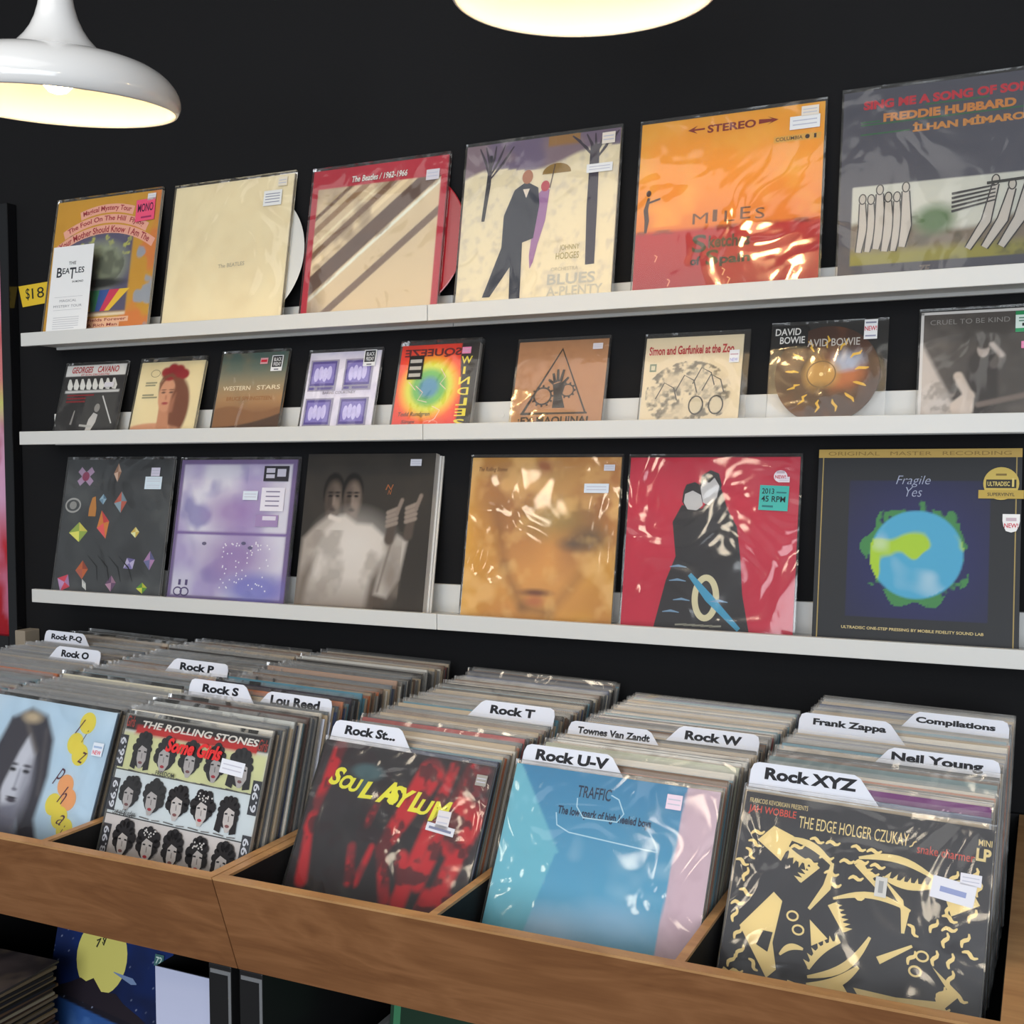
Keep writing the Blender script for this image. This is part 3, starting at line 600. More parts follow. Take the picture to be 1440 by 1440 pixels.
sticker(r, c, .22, .72, .034, .05, (30, 30, 32), [(None, .7, .85, (170, 166, 160), .1, .9), (None, .4, .55, (170, 166, 160), .1, .9), (None, .1, .25, (170, 166, 160), .1, .9)], 'promotional_sticker')
r, c = ledge_album('middle', 1.238, 1.425, 1.757, cov_kraft, 'small brown card sleeve with black triangle, hand and cog emblem', **m7); sticker(r, c, .89, .91, .02, .012, (206, 200, 206), FAINT)
r, c = ledge_album('middle', 1.500, 1.684, 1.752, cov_engraved, 'small cream sleeve with grey engraved animals and a red title line', bagargs=dict(right=.012, top=.008), **m7); sticker(r, c, .92, .75, .018, .024, (222, 222, 232), [('NEW', .1, .35, (150, 150, 200)), (None, .6, .7, (190, 160, 170))])
r, c = ledge_album('middle', 1.986, 2.172, 1.772, cov_stage, 'small black and white stage photograph sleeve at right end of the middle ledge', **m7)
sticker(r, c, .92, .87, .05, .036, (206, 220, 212), [(None, .82, 1, (40, 130, 80), 0, 1), (None, 0, .18, (60, 150, 100), 0, 1), (None, .5, .56, (90, 130, 110)), (None, .64, .7, (90, 130, 110)), (None, .28, .42, (40, 46, 44), .2, .6)], 'promotional_sticker'); sticker(r, c, .90, .66, .024, .012, (216, 130, 170), FAINT)

# picture disc in a clear bag
W, H, th = .196, .186, .30
root = thing('picture_disc', 'round brown picture disc with yellow flames in a clear bag on the middle ledge', 'record', (1.834, -.060, FLOORZ['middle'] + .0012), (-th, 0, 0))
R = .089; p = Paint(100, (66, 42, 32)); d = np.hypot(p.U - .5, p.V - .5)
p.noise(8, 4, (98, 60, 40), .5, .75, .8); p.ell(.62, .5, .22, .16, (168, 96, 56), .3); p.ell(.68, .62, .14, .1, (150, 160, 180), .3); p.ell(.45, .5, .15, .15, (176, 136, 72), .1)
m = MB(); n = 64; rings = [.0, .012, .03, .045, .06, .075, R]; V = []; cc = []
for rr in rings:
    for i in range(n):
        x, z = rr * math.cos(2 * math.pi * i / n), rr * math.sin(2 * math.pi * i / n); V.append((x, -.001, z + R)); gi = int((x / R / 2 + .5) * 99), int((z / R / 2 + .5) * 99); cc.append(p.I[gi[1], gi[0]])
F = [(k * n + i, k * n + (i + 1) % n, (k + 1) * n + (i + 1) % n, (k + 1) * n + i) for k in range(len(rings) - 1) for i in range(n)]
k0 = len(V); V += [(x, .001, z) for x, y, z in V[-n:]]; cc += [cc[-1]] * n; F += [(k0 - n + i, k0 - n + (i + 1) % n, k0 + (i + 1) % n, k0 + i) for i in range(n)] + [tuple(range(k0, k0 + n))]
m.add(V, F, np.array(cc))
a = Art(2 * R, 2 * R, .002, (60, 40, 30)); a.v, a.f, a.c, a.m, a.n = m.v, m.f, m.c, m.m, m.n
rng = random.Random(7)
for i in range(13):
    q = 2 * math.pi * (i + .3) / 13; x, y = .5 + .40 * math.cos(q), .5 + .40 * math.sin(q); a.line([(x, y), (x - .05 * math.cos(q) + .02, y - .05 * math.sin(q)), (x - .085 * math.cos(q) - .01, y - .085 * math.sin(q) + .01), (x - .13 * math.cos(q), y - .13 * math.sin(q))], .03, (214, 172, 62), i == 0, taper=.3)
a.ring(.45, .5, .135, .135, .012, (110, 84, 50)); a.ell(.45, .5, .02, .02, (226, 206, 150)); a.text('DAVID BOWIE', .24, .79, .80, .87, (190, 186, 180), .01)
o = a.build('picture_disc_print', PRINT, root); o.name = 'disc'
film(root, W, H, .0025, .002, .002, .002)
o = sticker(root, (W, H, .0025), .16, .86, .062, .044, (22, 22, 24), [('DAVID', .58, .88, (214, 212, 208), .08, .8), ('BOWIE', .22, .52, (214, 212, 208), .22, .92)], 'title_card')
o.location.y = -.0024
sticker(root, (W, H, .0025), .86, .90, .022, .036, (224, 224, 232), [(None, .8, .88, (130, 130, 150)), ('NEW!', .42, .66, (196, 40, 60), .04, .96), (None, .12, .2, (150, 150, 170))])

# ------------------------------------------------------------------ records on the lower ledge
def cov_shards(W, H, T):
    p = Paint(110, (66, 68, 70)); p.noise(5, 3, (88, 90, 90), .5, .75, .7); p.noise(4, 17, (52, 52, 54), .5, .7, .7); a = Art(W, H, T, (140, 140, 138), paint=p); rng = random.Random(3)
    def shard(x, y, w, h, c1, c2, rot=0):
        q = rad(rot); pt = lambda u, v: (x + u * math.cos(q) - v * math.sin(q), y + u * math.sin(q) + v * math.cos(q))
        a.poly([pt(0, h), pt(w, .1 * h), pt(.2 * w, -h), pt(-w, -.1 * h)], c1); a.poly([pt(0, h), pt(w, .1 * h), pt(.1 * w, .1 * h)], c2); a.poly([pt(-w, -.1 * h), pt(.1 * w, .1 * h), pt(.2 * w, -h)], tuple(min(255, k + 24) for k in c2), False)
    for ar in ((.49, .90, .035, .07, (160, 120, 96), (190, 160, 140)), (.38, .70, .035, .04, (150, 176, 190), (90, 120, 140)), (.55, .68, .06, .08, (186, 96, 78), (120, 140, 150)), (.41, .51, .06, .11, (206, 130, 60), (196, 70, 70), 15), (.18, .45, .09, .075, (150, 170, 80), (206, 196, 90)), (.72, .46, .04, .04, (206, 180, 90), (230, 214, 150)),
               (.26, .17, .06, .07, (190, 100, 56), (150, 70, 50)), (.70, .23, .06, .05, (190, 180, 206), (110, 100, 150), 30), (.88, .26, .05, .07, (170, 130, 170), (90, 90, 130)), (.84, .06, .05, .04, (96, 150, 60), (190, 190, 60)), (.1, .07, .07, .07, (206, 70, 90), (170, 130, 170), -30), (.55, .08, .05, .06, (110, 80, 110), (160, 120, 140)), (.3, .06, .02, .05, (214, 212, 206), (180, 180, 176), 30)): shard(*ar)
    for q in (45, -45): a.line([(.19 - .09 * math.cos(rad(q)), .87 - .075 * math.sin(rad(q))), (.19 + .09 * math.cos(rad(q)), .87 + .075 * math.sin(rad(q)))], .05, (176, 150, 176)); 
    a.ell(.19, .87, .035, .035, (150, 70, 100)); a.ring(.1, .65, .07, .05, .014, (170, 168, 164)); a.ell(.1, .65, .035, .03, (150, 148, 144)); a.poly([(.26, .57), (.33, .57), (.33, .63), (.31, .72), (.28, .71), (.26, .63)], (186, 128, 60))
    for k in range(4): a.line([(.3 + k * .1, .28), (.4 + k * .1, .2), (.42 + k * .11, .1)], .012, (30, 30, 32), taper=.3)
    return a
def cov_lavender(W, H, T):
    p = Paint(110, (116, 98, 140)); p.box(.03, .03, .965, .965, (204, 201, 210), .004); m = ((p.U > .03) & (p.U < .965) & (p.V > .03) & (p.V < .965)) * 1.
    p.noise(3, 5, (166, 152, 188), .42, .7, .9, mask=m); p.noise(5, 15, (132, 126, 172), .52, .72, .8, mask=m * (p.U < .6)); p.ell(.5, .63, .2, .12, (150, 120, 170), .6, .8); p.ell(.55, .3, .26, .18, (140, 110, 164), .6, .8); p.ell(.75, .1, .24, .1, (110, 110, 180), .4, .8); p.box(.02, .465, .98, .485, (120, 96, 150), .004)
    a = Art(W, H, T, (130, 110, 150), paint=p); rng = random.Random(5)
    for k in range(60): x, y = .45 + rng.random() * .4, .08 + rng.random() * .34; a.ell(x, y, .006, .006, (226, 222, 232), k == 0, 8)
    for x, y in ((.28, .40), (.62, .41), (.68, .38)): a.ell(x, y, .02, .012, (96, 90, 120), False)
    for x in (.09, .15):
        a.ring(x, .055, .035, .028, .01, (84, 70, 110)); a.line([(x + .01, .10), (x + .01, .14)], .022, (84, 70, 110))
    return a
def cov_twofigures(W, H, T):
    p = Paint(140, (50, 47, 44)); p.noise(4, 3, (60, 55, 50), .5, .8, .6); p.mix((.35 - p.V) * .5, (80, 71, 64))
    for x, y, c in ((.235, .70, (88, 78, 71)), (.385, .70, (104, 92, 84))):
        p.seg(x, y - .1, x + .01, y - .14, .05, (70, 61, 56), .01); p.ell(x, y + .05, .085, .125, (26, 24, 23), .08); p.ell(x + .006, y, .068, .118, c, .22); p.ell(x - .03, y, .03, .09, (60, 52, 48), .6, .8)
        for ex in (-.024, .03): p.ell(x + ex, y + .022, .018, .008, (24, 22, 21), .4); p.ell(x + ex, y + .045, .024, .006, (30, 27, 26), .5)
        p.ell(x + .004, y - .068, .026, .012, (56, 45, 42), .4); p.seg(x + .008, y + .01, x + .008, y - .03, .010, (122, 109, 100), .01); p.ell(x + .03, y - .03, .02, .03, (126, 112, 103), .6, .7)
    B = (150, 141, 133); A = (184, 177, 170)
    p.poly([(.0, .0), (.02, .44), (.12, .53), (.20, .585), (.30, .57), (.36, .40), (.30, .0)], B, .02); p.poly([(.06, .0), (.13, .36), (.20, .50), (.30, .595), (.345, .60), (.44, .545), (.56, .54), (.66, .47), (.72, .36), (.66, .24), (.60, .16), (.58, .0)], A, .018)
    p.ell(.42, .4, .22, .16, (204, 198, 192), .8, .6); p.poly([(.0, .0), (.06, .0), (.14, .34), (.02, .2)], (96, 86, 78), .04, .8); p.mix(np.clip((.20 - p.V) / .25, 0, 1) * (p.U < .62), (104, 93, 84)); p.poly([(.56, .0), (.58, .2), (.66, .30), (.70, .12), (.70, .0)], (78, 69, 62), .03, .9)
    p.poly([(.62, .10), (.66, .34), (.76, .48), (.84, .44), (.80, .20), (.72, .08)], (168, 161, 154), .015); p.seg(.645, .12, .73, .47, .006, (88, 80, 74), .01); p.ell(.74, .2, .05, .12, (112, 102, 94), .7, .7); p.noise(7, 9, (120, 111, 103), .52, .75, .5, mask=((p.U < .8) & (p.V < .5)) * 1.)
    p.seg(.225, .585, .30, .565, .016, (196, 188, 180), .008)
    for x0, dy in ((.69, .0), (.83, .03)):
        p.seg(x0 + .01, .45 + dy, x0 + .03, .60 + dy, .035, (78, 69, 63), .01, r2=.03)
        for k in range(4): p.seg(x0 - .015, .535 + k * .028 + dy, x0 + .055, .555 + k * .03 + dy, .013, (132, 120, 111), .005)
        p.seg(x0 + .055, .62 + dy, x0 + .085, .70 + dy, .014, (122, 110, 102), .005)
    a = Art(W, H, T, (196, 190, 184), paint=p); a.text('N', .66, .735, .69, .765, (140, 84, 50), .01, .3); a.text('N', .64, .765, .70, .80, (140, 84, 50), .01, .3); return a
def cov_amber(W, H, T):
    p = Paint(130, (198, 148, 66)); p.noise(3, 7, (176, 118, 66), .4, .7, .9); p.grad([(0, (206, 152, 60)), (1, (190, 140, 70))], .25); p.mix((.12 - p.U) / .1, (206, 156, 66)); p.ell(.5, .35, .3, .36, (206, 152, 84), .35); p.ell(.45, .8, .34, .22, (176, 140, 92), .5, .7)
    p.ell(.28, .7, .2, .3, (150, 96, 62), .6, .6, 25); p.ell(.8, .62, .12, .26, (140, 84, 60), .6, .7, -20); p.ell(.5, .94, .05, .05, (150, 84, 50), .5, .8); p.ell(.62, .62, .2, .1, (146, 130, 76), .7, .6); p.ell(.84, .5, .1, .07, (90, 80, 66), .6, .7)
    p.seg(.2, .66, .28, .32, .014, (120, 76, 48), .05, .6); p.seg(.28, .32, .42, .08, .014, (110, 72, 48), .05, .7); p.seg(.42, .08, .60, .05, .014, (104, 68, 46), .04, .7); p.seg(.60, .05, .78, .28, .012, (130, 82, 50), .05, .5); p.noise(6, 44, (224, 186, 122), .52, .7, .6); p.ell(.72, .47, .07, .035, (100, 84, 70), .8, .8)
    p.ell(.5, .17, .09, .02, (110, 66, 52), .6, .9); p.ell(.5, .12, .06, .03, (176, 100, 70), .6, .7); p.noise(10, 31, (216, 176, 110), .55, .8, .5)
    a = Art(W, H, T, (200, 160, 90), paint=p); a.text('The Rolling Stones', .05, .905, .25, .94, (120, 80, 44), .01, .3); return a
def cov_crimson(W, H, T):
    p = Paint(120, (186, 36, 62)); p.noise(6, 3, (196, 52, 76), .5, .8, .5); a = Art(W, H, T, (170, 50, 70), paint=p); K = (44, 40, 42)
    a.poly([(.20, .0), (.26, .28), (.31, .42), (.28, .62), (.33, .72), (.45, .70), (.55, .84), (.60, .70), (.66, .60), (.69, .42), (.71, .22), (.76, .0)], K)
    P = (190, 186, 184)
    a.poly([(.335, .80), (.35, .84), (.40, .855), (.45, .83), (.455, .74), (.42, .68), (.36, .69), (.33, .74)], K); a.poly([(.345, .785), (.39, .805), (.44, .78), (.455, .72), (.42, .69), (.365, .695), (.34, .735)], P)
    a.poly([(.43, .83), (.44, .895), (.49, .925), (.54, .905), (.56, .84), (.55, .78), (.45, .75)], K); a.poly([(.435, .82), (.45, .87), (.485, .85), (.515, .88), (.545, .835), (.535, .765), (.49, .72), (.455, .735)], P)
    a.ring(.50, .19, .062, .115, .036, (206, 196, 160)); a.line([(.40, .32), (.52, .19), (.70, .02)], .05, (70, 150, 180), taper=.5)
    for x, y in ((.33, .36), (.33, .28), (.36, .17), (.58, .17), (.30, .1)): a.line([(x - .05, y), (x, y + .008), (x + .05, y)], .014, (120, 150, 176), taper=.3)
    for k in range(5): a.line([(.33 + k * .05, .03), (.40 + k * .05, .035)], .01, (150, 146, 130), k == 0)
    return a
def cov_globe(W, H, T):
    p = Paint(130, (34, 36, 40)); m = ((p.U > .17) & (p.U < .86) & (p.V > .12) & (p.V < .83)) * 1.; p.ell(.52, .44, .40, .42, (34, 38, 92), .75, .9); p.mix(1 - m, (34, 36, 40)); rr = np.hypot(p.U - .51, (p.V - .45) * 1.0)
    p.noise(14, 5, (60, 120, 70), .45, .5, 1, mask=(rr < .265 + .02 * np.sin(np.arctan2(p.V - .45, p.U - .51) * 9)) * (rr > .2)); p.mix((.232 - rr) / .01, (70, 150, 186)); p.noise(4, 12, (150, 184, 50), .5, .54, 1, mask=(rr < .23) * 1.); p.noise(3, 40, (196, 210, 214), .62, .75, .6, mask=(rr < .22) * 1.)
    a = Art(W, H, T, (30, 32, 36), paint=p); G = (176, 146, 76)
    a.rect(0, .955, 1, 1, G); a.rect(.022, 0, .028, .955, (150, 130, 80)); a.rect(.972, 0, .978, .955, (150, 130, 80), False)
    a.text('ORIGINAL   MASTER   RECORDING', .05, .967, .95, .987, (130, 104, 50), .0); a.text('Fragile', .40, .80, .57, .86, (150, 156, 180), -.01, .3); a.text('Yes', .45, .75, .53, .80, (150, 156, 180), -.01, .3)
    a.text('ULTRADISC ONE-STEP PRESSING BY MOBILE FIDELITY SOUND LAB', .15, .055, .84, .07, (190, 172, 120), .02); return a

r, c = ledge_album('lower', .031, .359, 1.531, cov_shards, 'dark grey record sleeve strewn with coloured shards, first on the lower ledge', bagargs=dict(mat=CRUMPLED)); sticker(r, c, .85, .905, .026, .02, (206, 200, 216), FAINT); sticker(r, c, .84, .845, .05, .016, (200, 214, 228), FAINT); sticker(r, c, .84, .80, .05, .014, (200, 214, 228), FAINT)
r, c = ledge_album('lower', .383, .704, 1.529, cov_lavender, 'pale lavender watercolour record sleeve with violet border on the lower ledge', bagargs=dict(right=.008))
sticker(r, c, .84, .90, .066, .034, (52, 50, 56), [(None, .2, .45, (190, 186, 200), .1, .45), (None, .55, .85, (190, 186, 200), .1, .45), (None, .3, .8, (190, 186, 200), .55, .9)], 'promotional_sticker')
sticker(r, c, .83, .72, .062, .052, (214, 210, 220), [(None, y, y + .05, (120, 112, 140), .2, .8) for y in (.2, .4, .6, .8)], 'track_list_sticker'); sticker(r, c, .8, .57, .06, .026, (150, 128, 170), [(None, .55, .9, (206, 200, 214), .3, .9)], 'promotional_sticker'); sticker(r, c, .64, .745, .04, .02, (206, 214, 232), FAINT)
r, c = ledge_album('lower', .742, 1.055, 1.537, cov_twofigures, 'thick black and white record set showing two people in pale roll neck sweaters', T=.016, yb=-.075, bag=False, group=None)
m = MB(); w = c[0] / 2
for k, (y0, y1, cc) in enumerate(((.0085, .0115, (206, 204, 200)), (.0125, .0155, (196, 192, 186)))): m.box((-w + .004, y0, .001), (w + .004 + .004 * k, y1, c[1] - .002), C(*cc))
m.build('inner_sleeve', PRINT, r); sticker(r, c, .86, .94, .026, .014, (206, 206, 216), FAINT)
r, c = ledge_album('lower', 1.133, 1.450, 1.531, cov_amber, 'amber yellow blurred record sleeve in wrinkled plastic on the lower ledge', bagargs=dict(mat=CRUMPLED)); sticker(r, c, .93, .935, .022, .012, (206, 206, 214), FAINT); sticker(r, c, .855, .81, .05, .018, (206, 214, 230), FAINT)
r, c = ledge_album('lower', 1.469, 1.786, 1.530, cov_crimson, 'crimson record sleeve with black caped shape and teal note on the lower ledge', bagargs=dict(mat=CRUMPLED))
sticker(r, c, .86, .765, .052, .045, (64, 168, 160), [('2013', .66, .88, (24, 40, 42), .08, .5), (None, .70, .76, (40, 110, 112), .58, .92), ('45 RPM', .34, .58, (24, 40, 42), .08, .9), (None, .12, .2, (40, 110, 112), .12, .5)], 'paper_note', 2, 'teal paper note')
sticker(r, c, .895, .895, .024, .026, (226, 214, 220), NEW, shape=CIRC[:]); sticker(r, c, .915, .87, .02, .010, (222, 206, 214), FAINT)
r, c = ledge_album('lower', 1.822, 2.146, 1.537, cov_globe, 'thick black boxed record set with blue and green globe under a gold band', T=.024, yb=-.075, bag=False)
sticker(r, c, .905, .82, .054, .054, (190, 166, 84), [(None, .36, .62, (40, 38, 34), .08, .92), ('ULTRADISC', .42, .56, (206, 186, 110), .12, .74), ('1', .40, .66, (206, 186, 110), .8, .86), (None, .74, .8, (120, 100, 50), .35, .65)], 'gold_seal', shape=[(.5 + .5 * math.cos(2 * math.pi * i / 32), .5 + .5 * math.sin(2 * math.pi * i / 32)) for i in range(32)])
sticker(r, c, .905, .765, .068, .014, (176, 150, 70), [('SUPERVINYL', .3, .7, (60, 54, 40), .2, .8)], 'gold_seal'); sticker(r, c, .955, .62, .026, .03, (226, 224, 230), NEW, shape=NEWSHAPE)

# ------------------------------------------------------------------ front records of the bins
def cov_zigzag(W, H, T):
    p = Paint(60, (52, 51, 56)); p.noise(5, 3, (62, 61, 66), .5, .8, .7); a = Art(W, H, T, (120, 120, 122), paint=p); Y = (226, 202, 142); R = (206, 78, 62); K = (52, 51, 56)
    a.text('FRANCOIS KEVORKIAN PRESENTS', .02, .955, .27, .975, Y, .0); a.text('JAH WOBBLE', .02, .905, .225, .945, R, .01); a.text('THE EDGE HOLGER CZUKAY', .24, .88, .685, .93, Y, .005); a.line([(.69, .88), (.70, .885), (.705, .90), (.715, .905)], .005, Y); a.text('snake charmer', .72, .86, .935, .895, R, .0)
    a.text('MINI', .945, .93, .995, .955, Y, .01); a.text('LP', .94, .87, .995, .92, Y, .04)
    rng = random.Random(11)
    # plain angular bars, toothed arcs and wavy dashes
    def bar(pts, w, teeth=0, side=1):
        a.line(pts, w, Y, taper=.35)
        if teeth:
            for i in range(teeth):
                t = (i + .5) / teeth * (len(pts) - 1); k = min(int(t), len(pts) - 2); f = t - k; x = pts[k][0] * (1 - f) + pts[k + 1][0] * f; y = pts[k][1] * (1 - f) + pts[k + 1][1] * f
                dx, dy = pts[k + 1][0] - pts[k][0], pts[k + 1][1] - pts[k][1]; l = math.hypot(dx, dy); nx, ny = -dy / l * side, dx / l * side
                a.poly([(x - dx / l * .012, y - dy / l * .012), (x + dx / l * .012, y + dy / l * .012), (x + nx * .035 + dx / l * .01, y + ny * .035 + dy / l * .01)], Y, i == 0)
    def arc(x0, y0, x1, y1, b, n=10):
        dx, dy = x1 - x0, y1 - y0
        return [(x0 + dx * i / n - dy * b * math.sin(math.pi * i / n), y0 + dy * i / n + dx * b * math.sin(math.pi * i / n)) for i in range(n + 1)]
    bar(arc(.20, .83, .40, .75, .12), .03); bar([(.40, .76), (.39, .66), (.33, .56)], .034); bar(arc(.20, .80, .33, .74, -.1), .022, 6, -1); bar([(.34, .74), (.28, .66)], .03, 5, -1)
    bar(arc(.50, .80, .80, .77, .12), .03); bar([(.50, .78), (.58, .70)], .035, 4, 1); bar(arc(.60, .74, .80, .74, -.08), .03, 7, 1); bar([(.62, .72), (.68, .66), (.70, .60)], .022)
    bar(arc(.42, .62, .72, .63, .12), .026); bar([(.70, .63), (.70, .54)], .034); bar([(.42, .60), (.48, .50)], .04, 6, 1); bar(arc(.36, .30, .58, .50, -.14), .032, 0); bar(arc(.36, .33, .47, .46, .12), .03, 7, 1); bar(arc(.36, .27, .55, .38, -.12), .04)
    for pts in (((.08, .80), (.14, .87), (.23, .84), (.19, .73)), ((.82, .76), (.91, .79), (.97, .70), (.87, .64))): a.poly(list(pts), Y)
    a.poly([(.06, .44), (.18, .60), (.22, .57), (.205, .40), (.235, .30), (.20, .26)], Y); a.poly([(.54, .30), (.70, .30), (.86, .32), (.90, .28), (.72, .10), (.62, .20)], Y); a.poly([(.82, .44), (.93, .36), (.86, .28), (.84, .33), (.88, .37)], Y); a.poly([(.16, .44), (.14, .38), (.19, .36), (.2, .44)], K); a.poly([(.66, .25), (.70, .20), (.82, .25), (.78, .28)], K)
    a.poly([(.34, .52), (.42, .46), (.36, .42)], Y); a.poly([(.44, .28), (.50, .30), (.55, .24), (.47, .22)], Y)
    bar([(.62, .42), (.74, .50)], .0 + .03); bar(arc(.24, .36, .33, .40, .2), .026); bar([(.22, .22), (.26, .10)], .03); bar([(.30, .27), (.27, .06)], .03); bar([(.37, .22), (.52, .06)], .03, 5, -1); bar([(.12, .24), (.08, .06)], .03); bar([(.58, .22), (.50, .10)], .022)
    for x, y in ((.78, .47), (.76, .41), (.30, .47), (.27, .52)): a.ring(x, y, .022, .018, .008, Y, 14)
    for x0, x1 in ((.02, .10), (.84, .97)):
        a.line([(x0 + (x1 - x0) * (i % 2), .26 - i * .032) for i in range(8)], .014, Y)
    placed = []
    for k in range(900):
        x, y = rng.uniform(.03, .96), rng.uniform(.04, .84); e = (x - .5)
        if any(abs(x - q[0]) < .055 and abs(y - q[1]) < .034 for q in placed): continue
        if not (x < .08 or x > .86 or (.24 < x < .6 and y > .74) or (y < .16) or (.72 < x and .45 < y < .62) or (x < .2 and y < .34) or (.4 < x < .52 and .64 < y < .74)): continue
        placed.append((x, y)); q = rad(rng.choice((-50, -20, 10, 60, 75))) if x < .2 or x > .7 else rad(rng.uniform(-12, 12)); c_, s_ = math.cos(q), math.sin(q)
        a.line([(x + u * c_ - w * s_, y + u * s_ + w * c_) for u, w in ((-.030, -.006), (-.022, .001), (-.012, .006), (-.002, .002), (.008, -.005), (.018, -.005), (.029, .004))], .016, Y, len(placed) == 1, taper=.4)
    return a
SKYCUT = [(.0, .10), (.16, .0), (1, 0), (1, .80), (.86, 1), (0, 1)]
def cov_sky(W, H, T):
    p = Paint(110, (74, 146, 186)); p.grad([(0, (104, 166, 186)), (.5, (90, 156, 184)), (1, (64, 130, 166))]); p.noise(4, 5, (160, 190, 202), .46, .72, .85, mask=(p.V < .72) * 1.); p.ell(.33, .28, .16, .09, (176, 196, 212), .6, .7); p.ell(.62, .36, .18, .08, (166, 194, 214), .6, .6)
    p.mix((.03 + .28 * np.clip((1.0 - p.V) * 2.6, 0, 1) * (p.V > .62) + .26 * (p.V <= .62) * np.clip((p.V + .55) / 1.17, 0, 1) - p.U) / .008, (112, 176, 190)); e = .845 - .10 * (1 - p.V) * .4; p.mix((p.U - e) / .004, (196, 172, 180)); p.noise(16, 9, (176, 150, 160), .5, .8, .5, mask=(p.U > e) * 1.)
    a = Art(W, H, T, (180, 180, 170), paint=p)
    a.text('TRAFFIC', .335, .885, .50, .94, (34, 54, 78), .015); a.text('The low spark of high heeled boys', .255, .785, .71, .835, (30, 48, 74), .03); L = (176, 206, 216)
    a.line([(.34, .88), (.345, .84), (.385, .795), (.55, .80), (.575, .84), (.54, .90), (.50, .915)], .006, L); a.line([(.25, .80), (.265, .745), (.33, .72), (.72, .70), (.76, .70), (.745, .73), (.71, .775)], .006, L)
    # the lower left and upper right corners are cut away
    return a
def cov_redstreaks(W, H, T):
    p = Paint(130, (50, 47, 50)); p.noise(5, 3, (66, 62, 66), .5, .8, .7); rng = random.Random(6)
    for x0, y0, x1, y1, r, r2 in ((.10, .98, .04, .55, .05, .03), (.05, .55, .09, .30, .03, .05), (.66, .92, .50, .52, .10, .05), (.50, .52, .58, .30, .04, .04), (.33, .50, .36, .34, .03, .03), (.44, .52, .40, .34, .02, .025), (.78, .97, .66, .30, .035, .06), (.88, .97, .74, .40, .05, .05), (.95, .95, .86, .60, .06, .07), (.97, .80, .84, .30, .07, .06), (.80, .36, .76, .18, .04, .035), (.92, .35, .88, .10, .05, .055), (.70, .22, .62, .04, .05, .04), (.62, .5, .66, .36, .05, .03), (.56, .24, .58, .05, .02, .03), (.40, .75, .38, .62, .03, .02), (.47, .2, .5, .08, .03, .02)):
        p.seg(x0, y0, x1, y1, r * .72, (186, 44, 52), .012, .95, r2 * .72)
    p.noise(14, 23, (52, 42, 46), .5, .6, .8); p.noise(6, 41, (56, 50, 54), .56, .7, .7); p.ell(.3, .87, .09, .04, (76, 98, 102), .3); p.ell(.3, .80, .03, .06, (70, 90, 94), .3)
    a = Art(W, H, T, (110, 108, 106), paint=p); Y = (222, 216, 70)
    for ch, x, y, w, h, q in zip('SOULASYLUM', (.10, .165, .225, .29, .40, .47, .53, .595, .645, .715), (.775, .765, .76, .74, .735, .735, .725, .72, .715, .70), (.055, .05, .05, .06, .075, .05, .055, .045, .06, .085), (.10, .075, .07, .085, .11, .10, .10, .10, .075, .095), (-8, -5, 0, 4, 0, -6, -8, 0, 0, 6)):
        a.text(ch, x - .012, y, x + w * 1.3, y + h, Y, .04, .35, q)
    return a
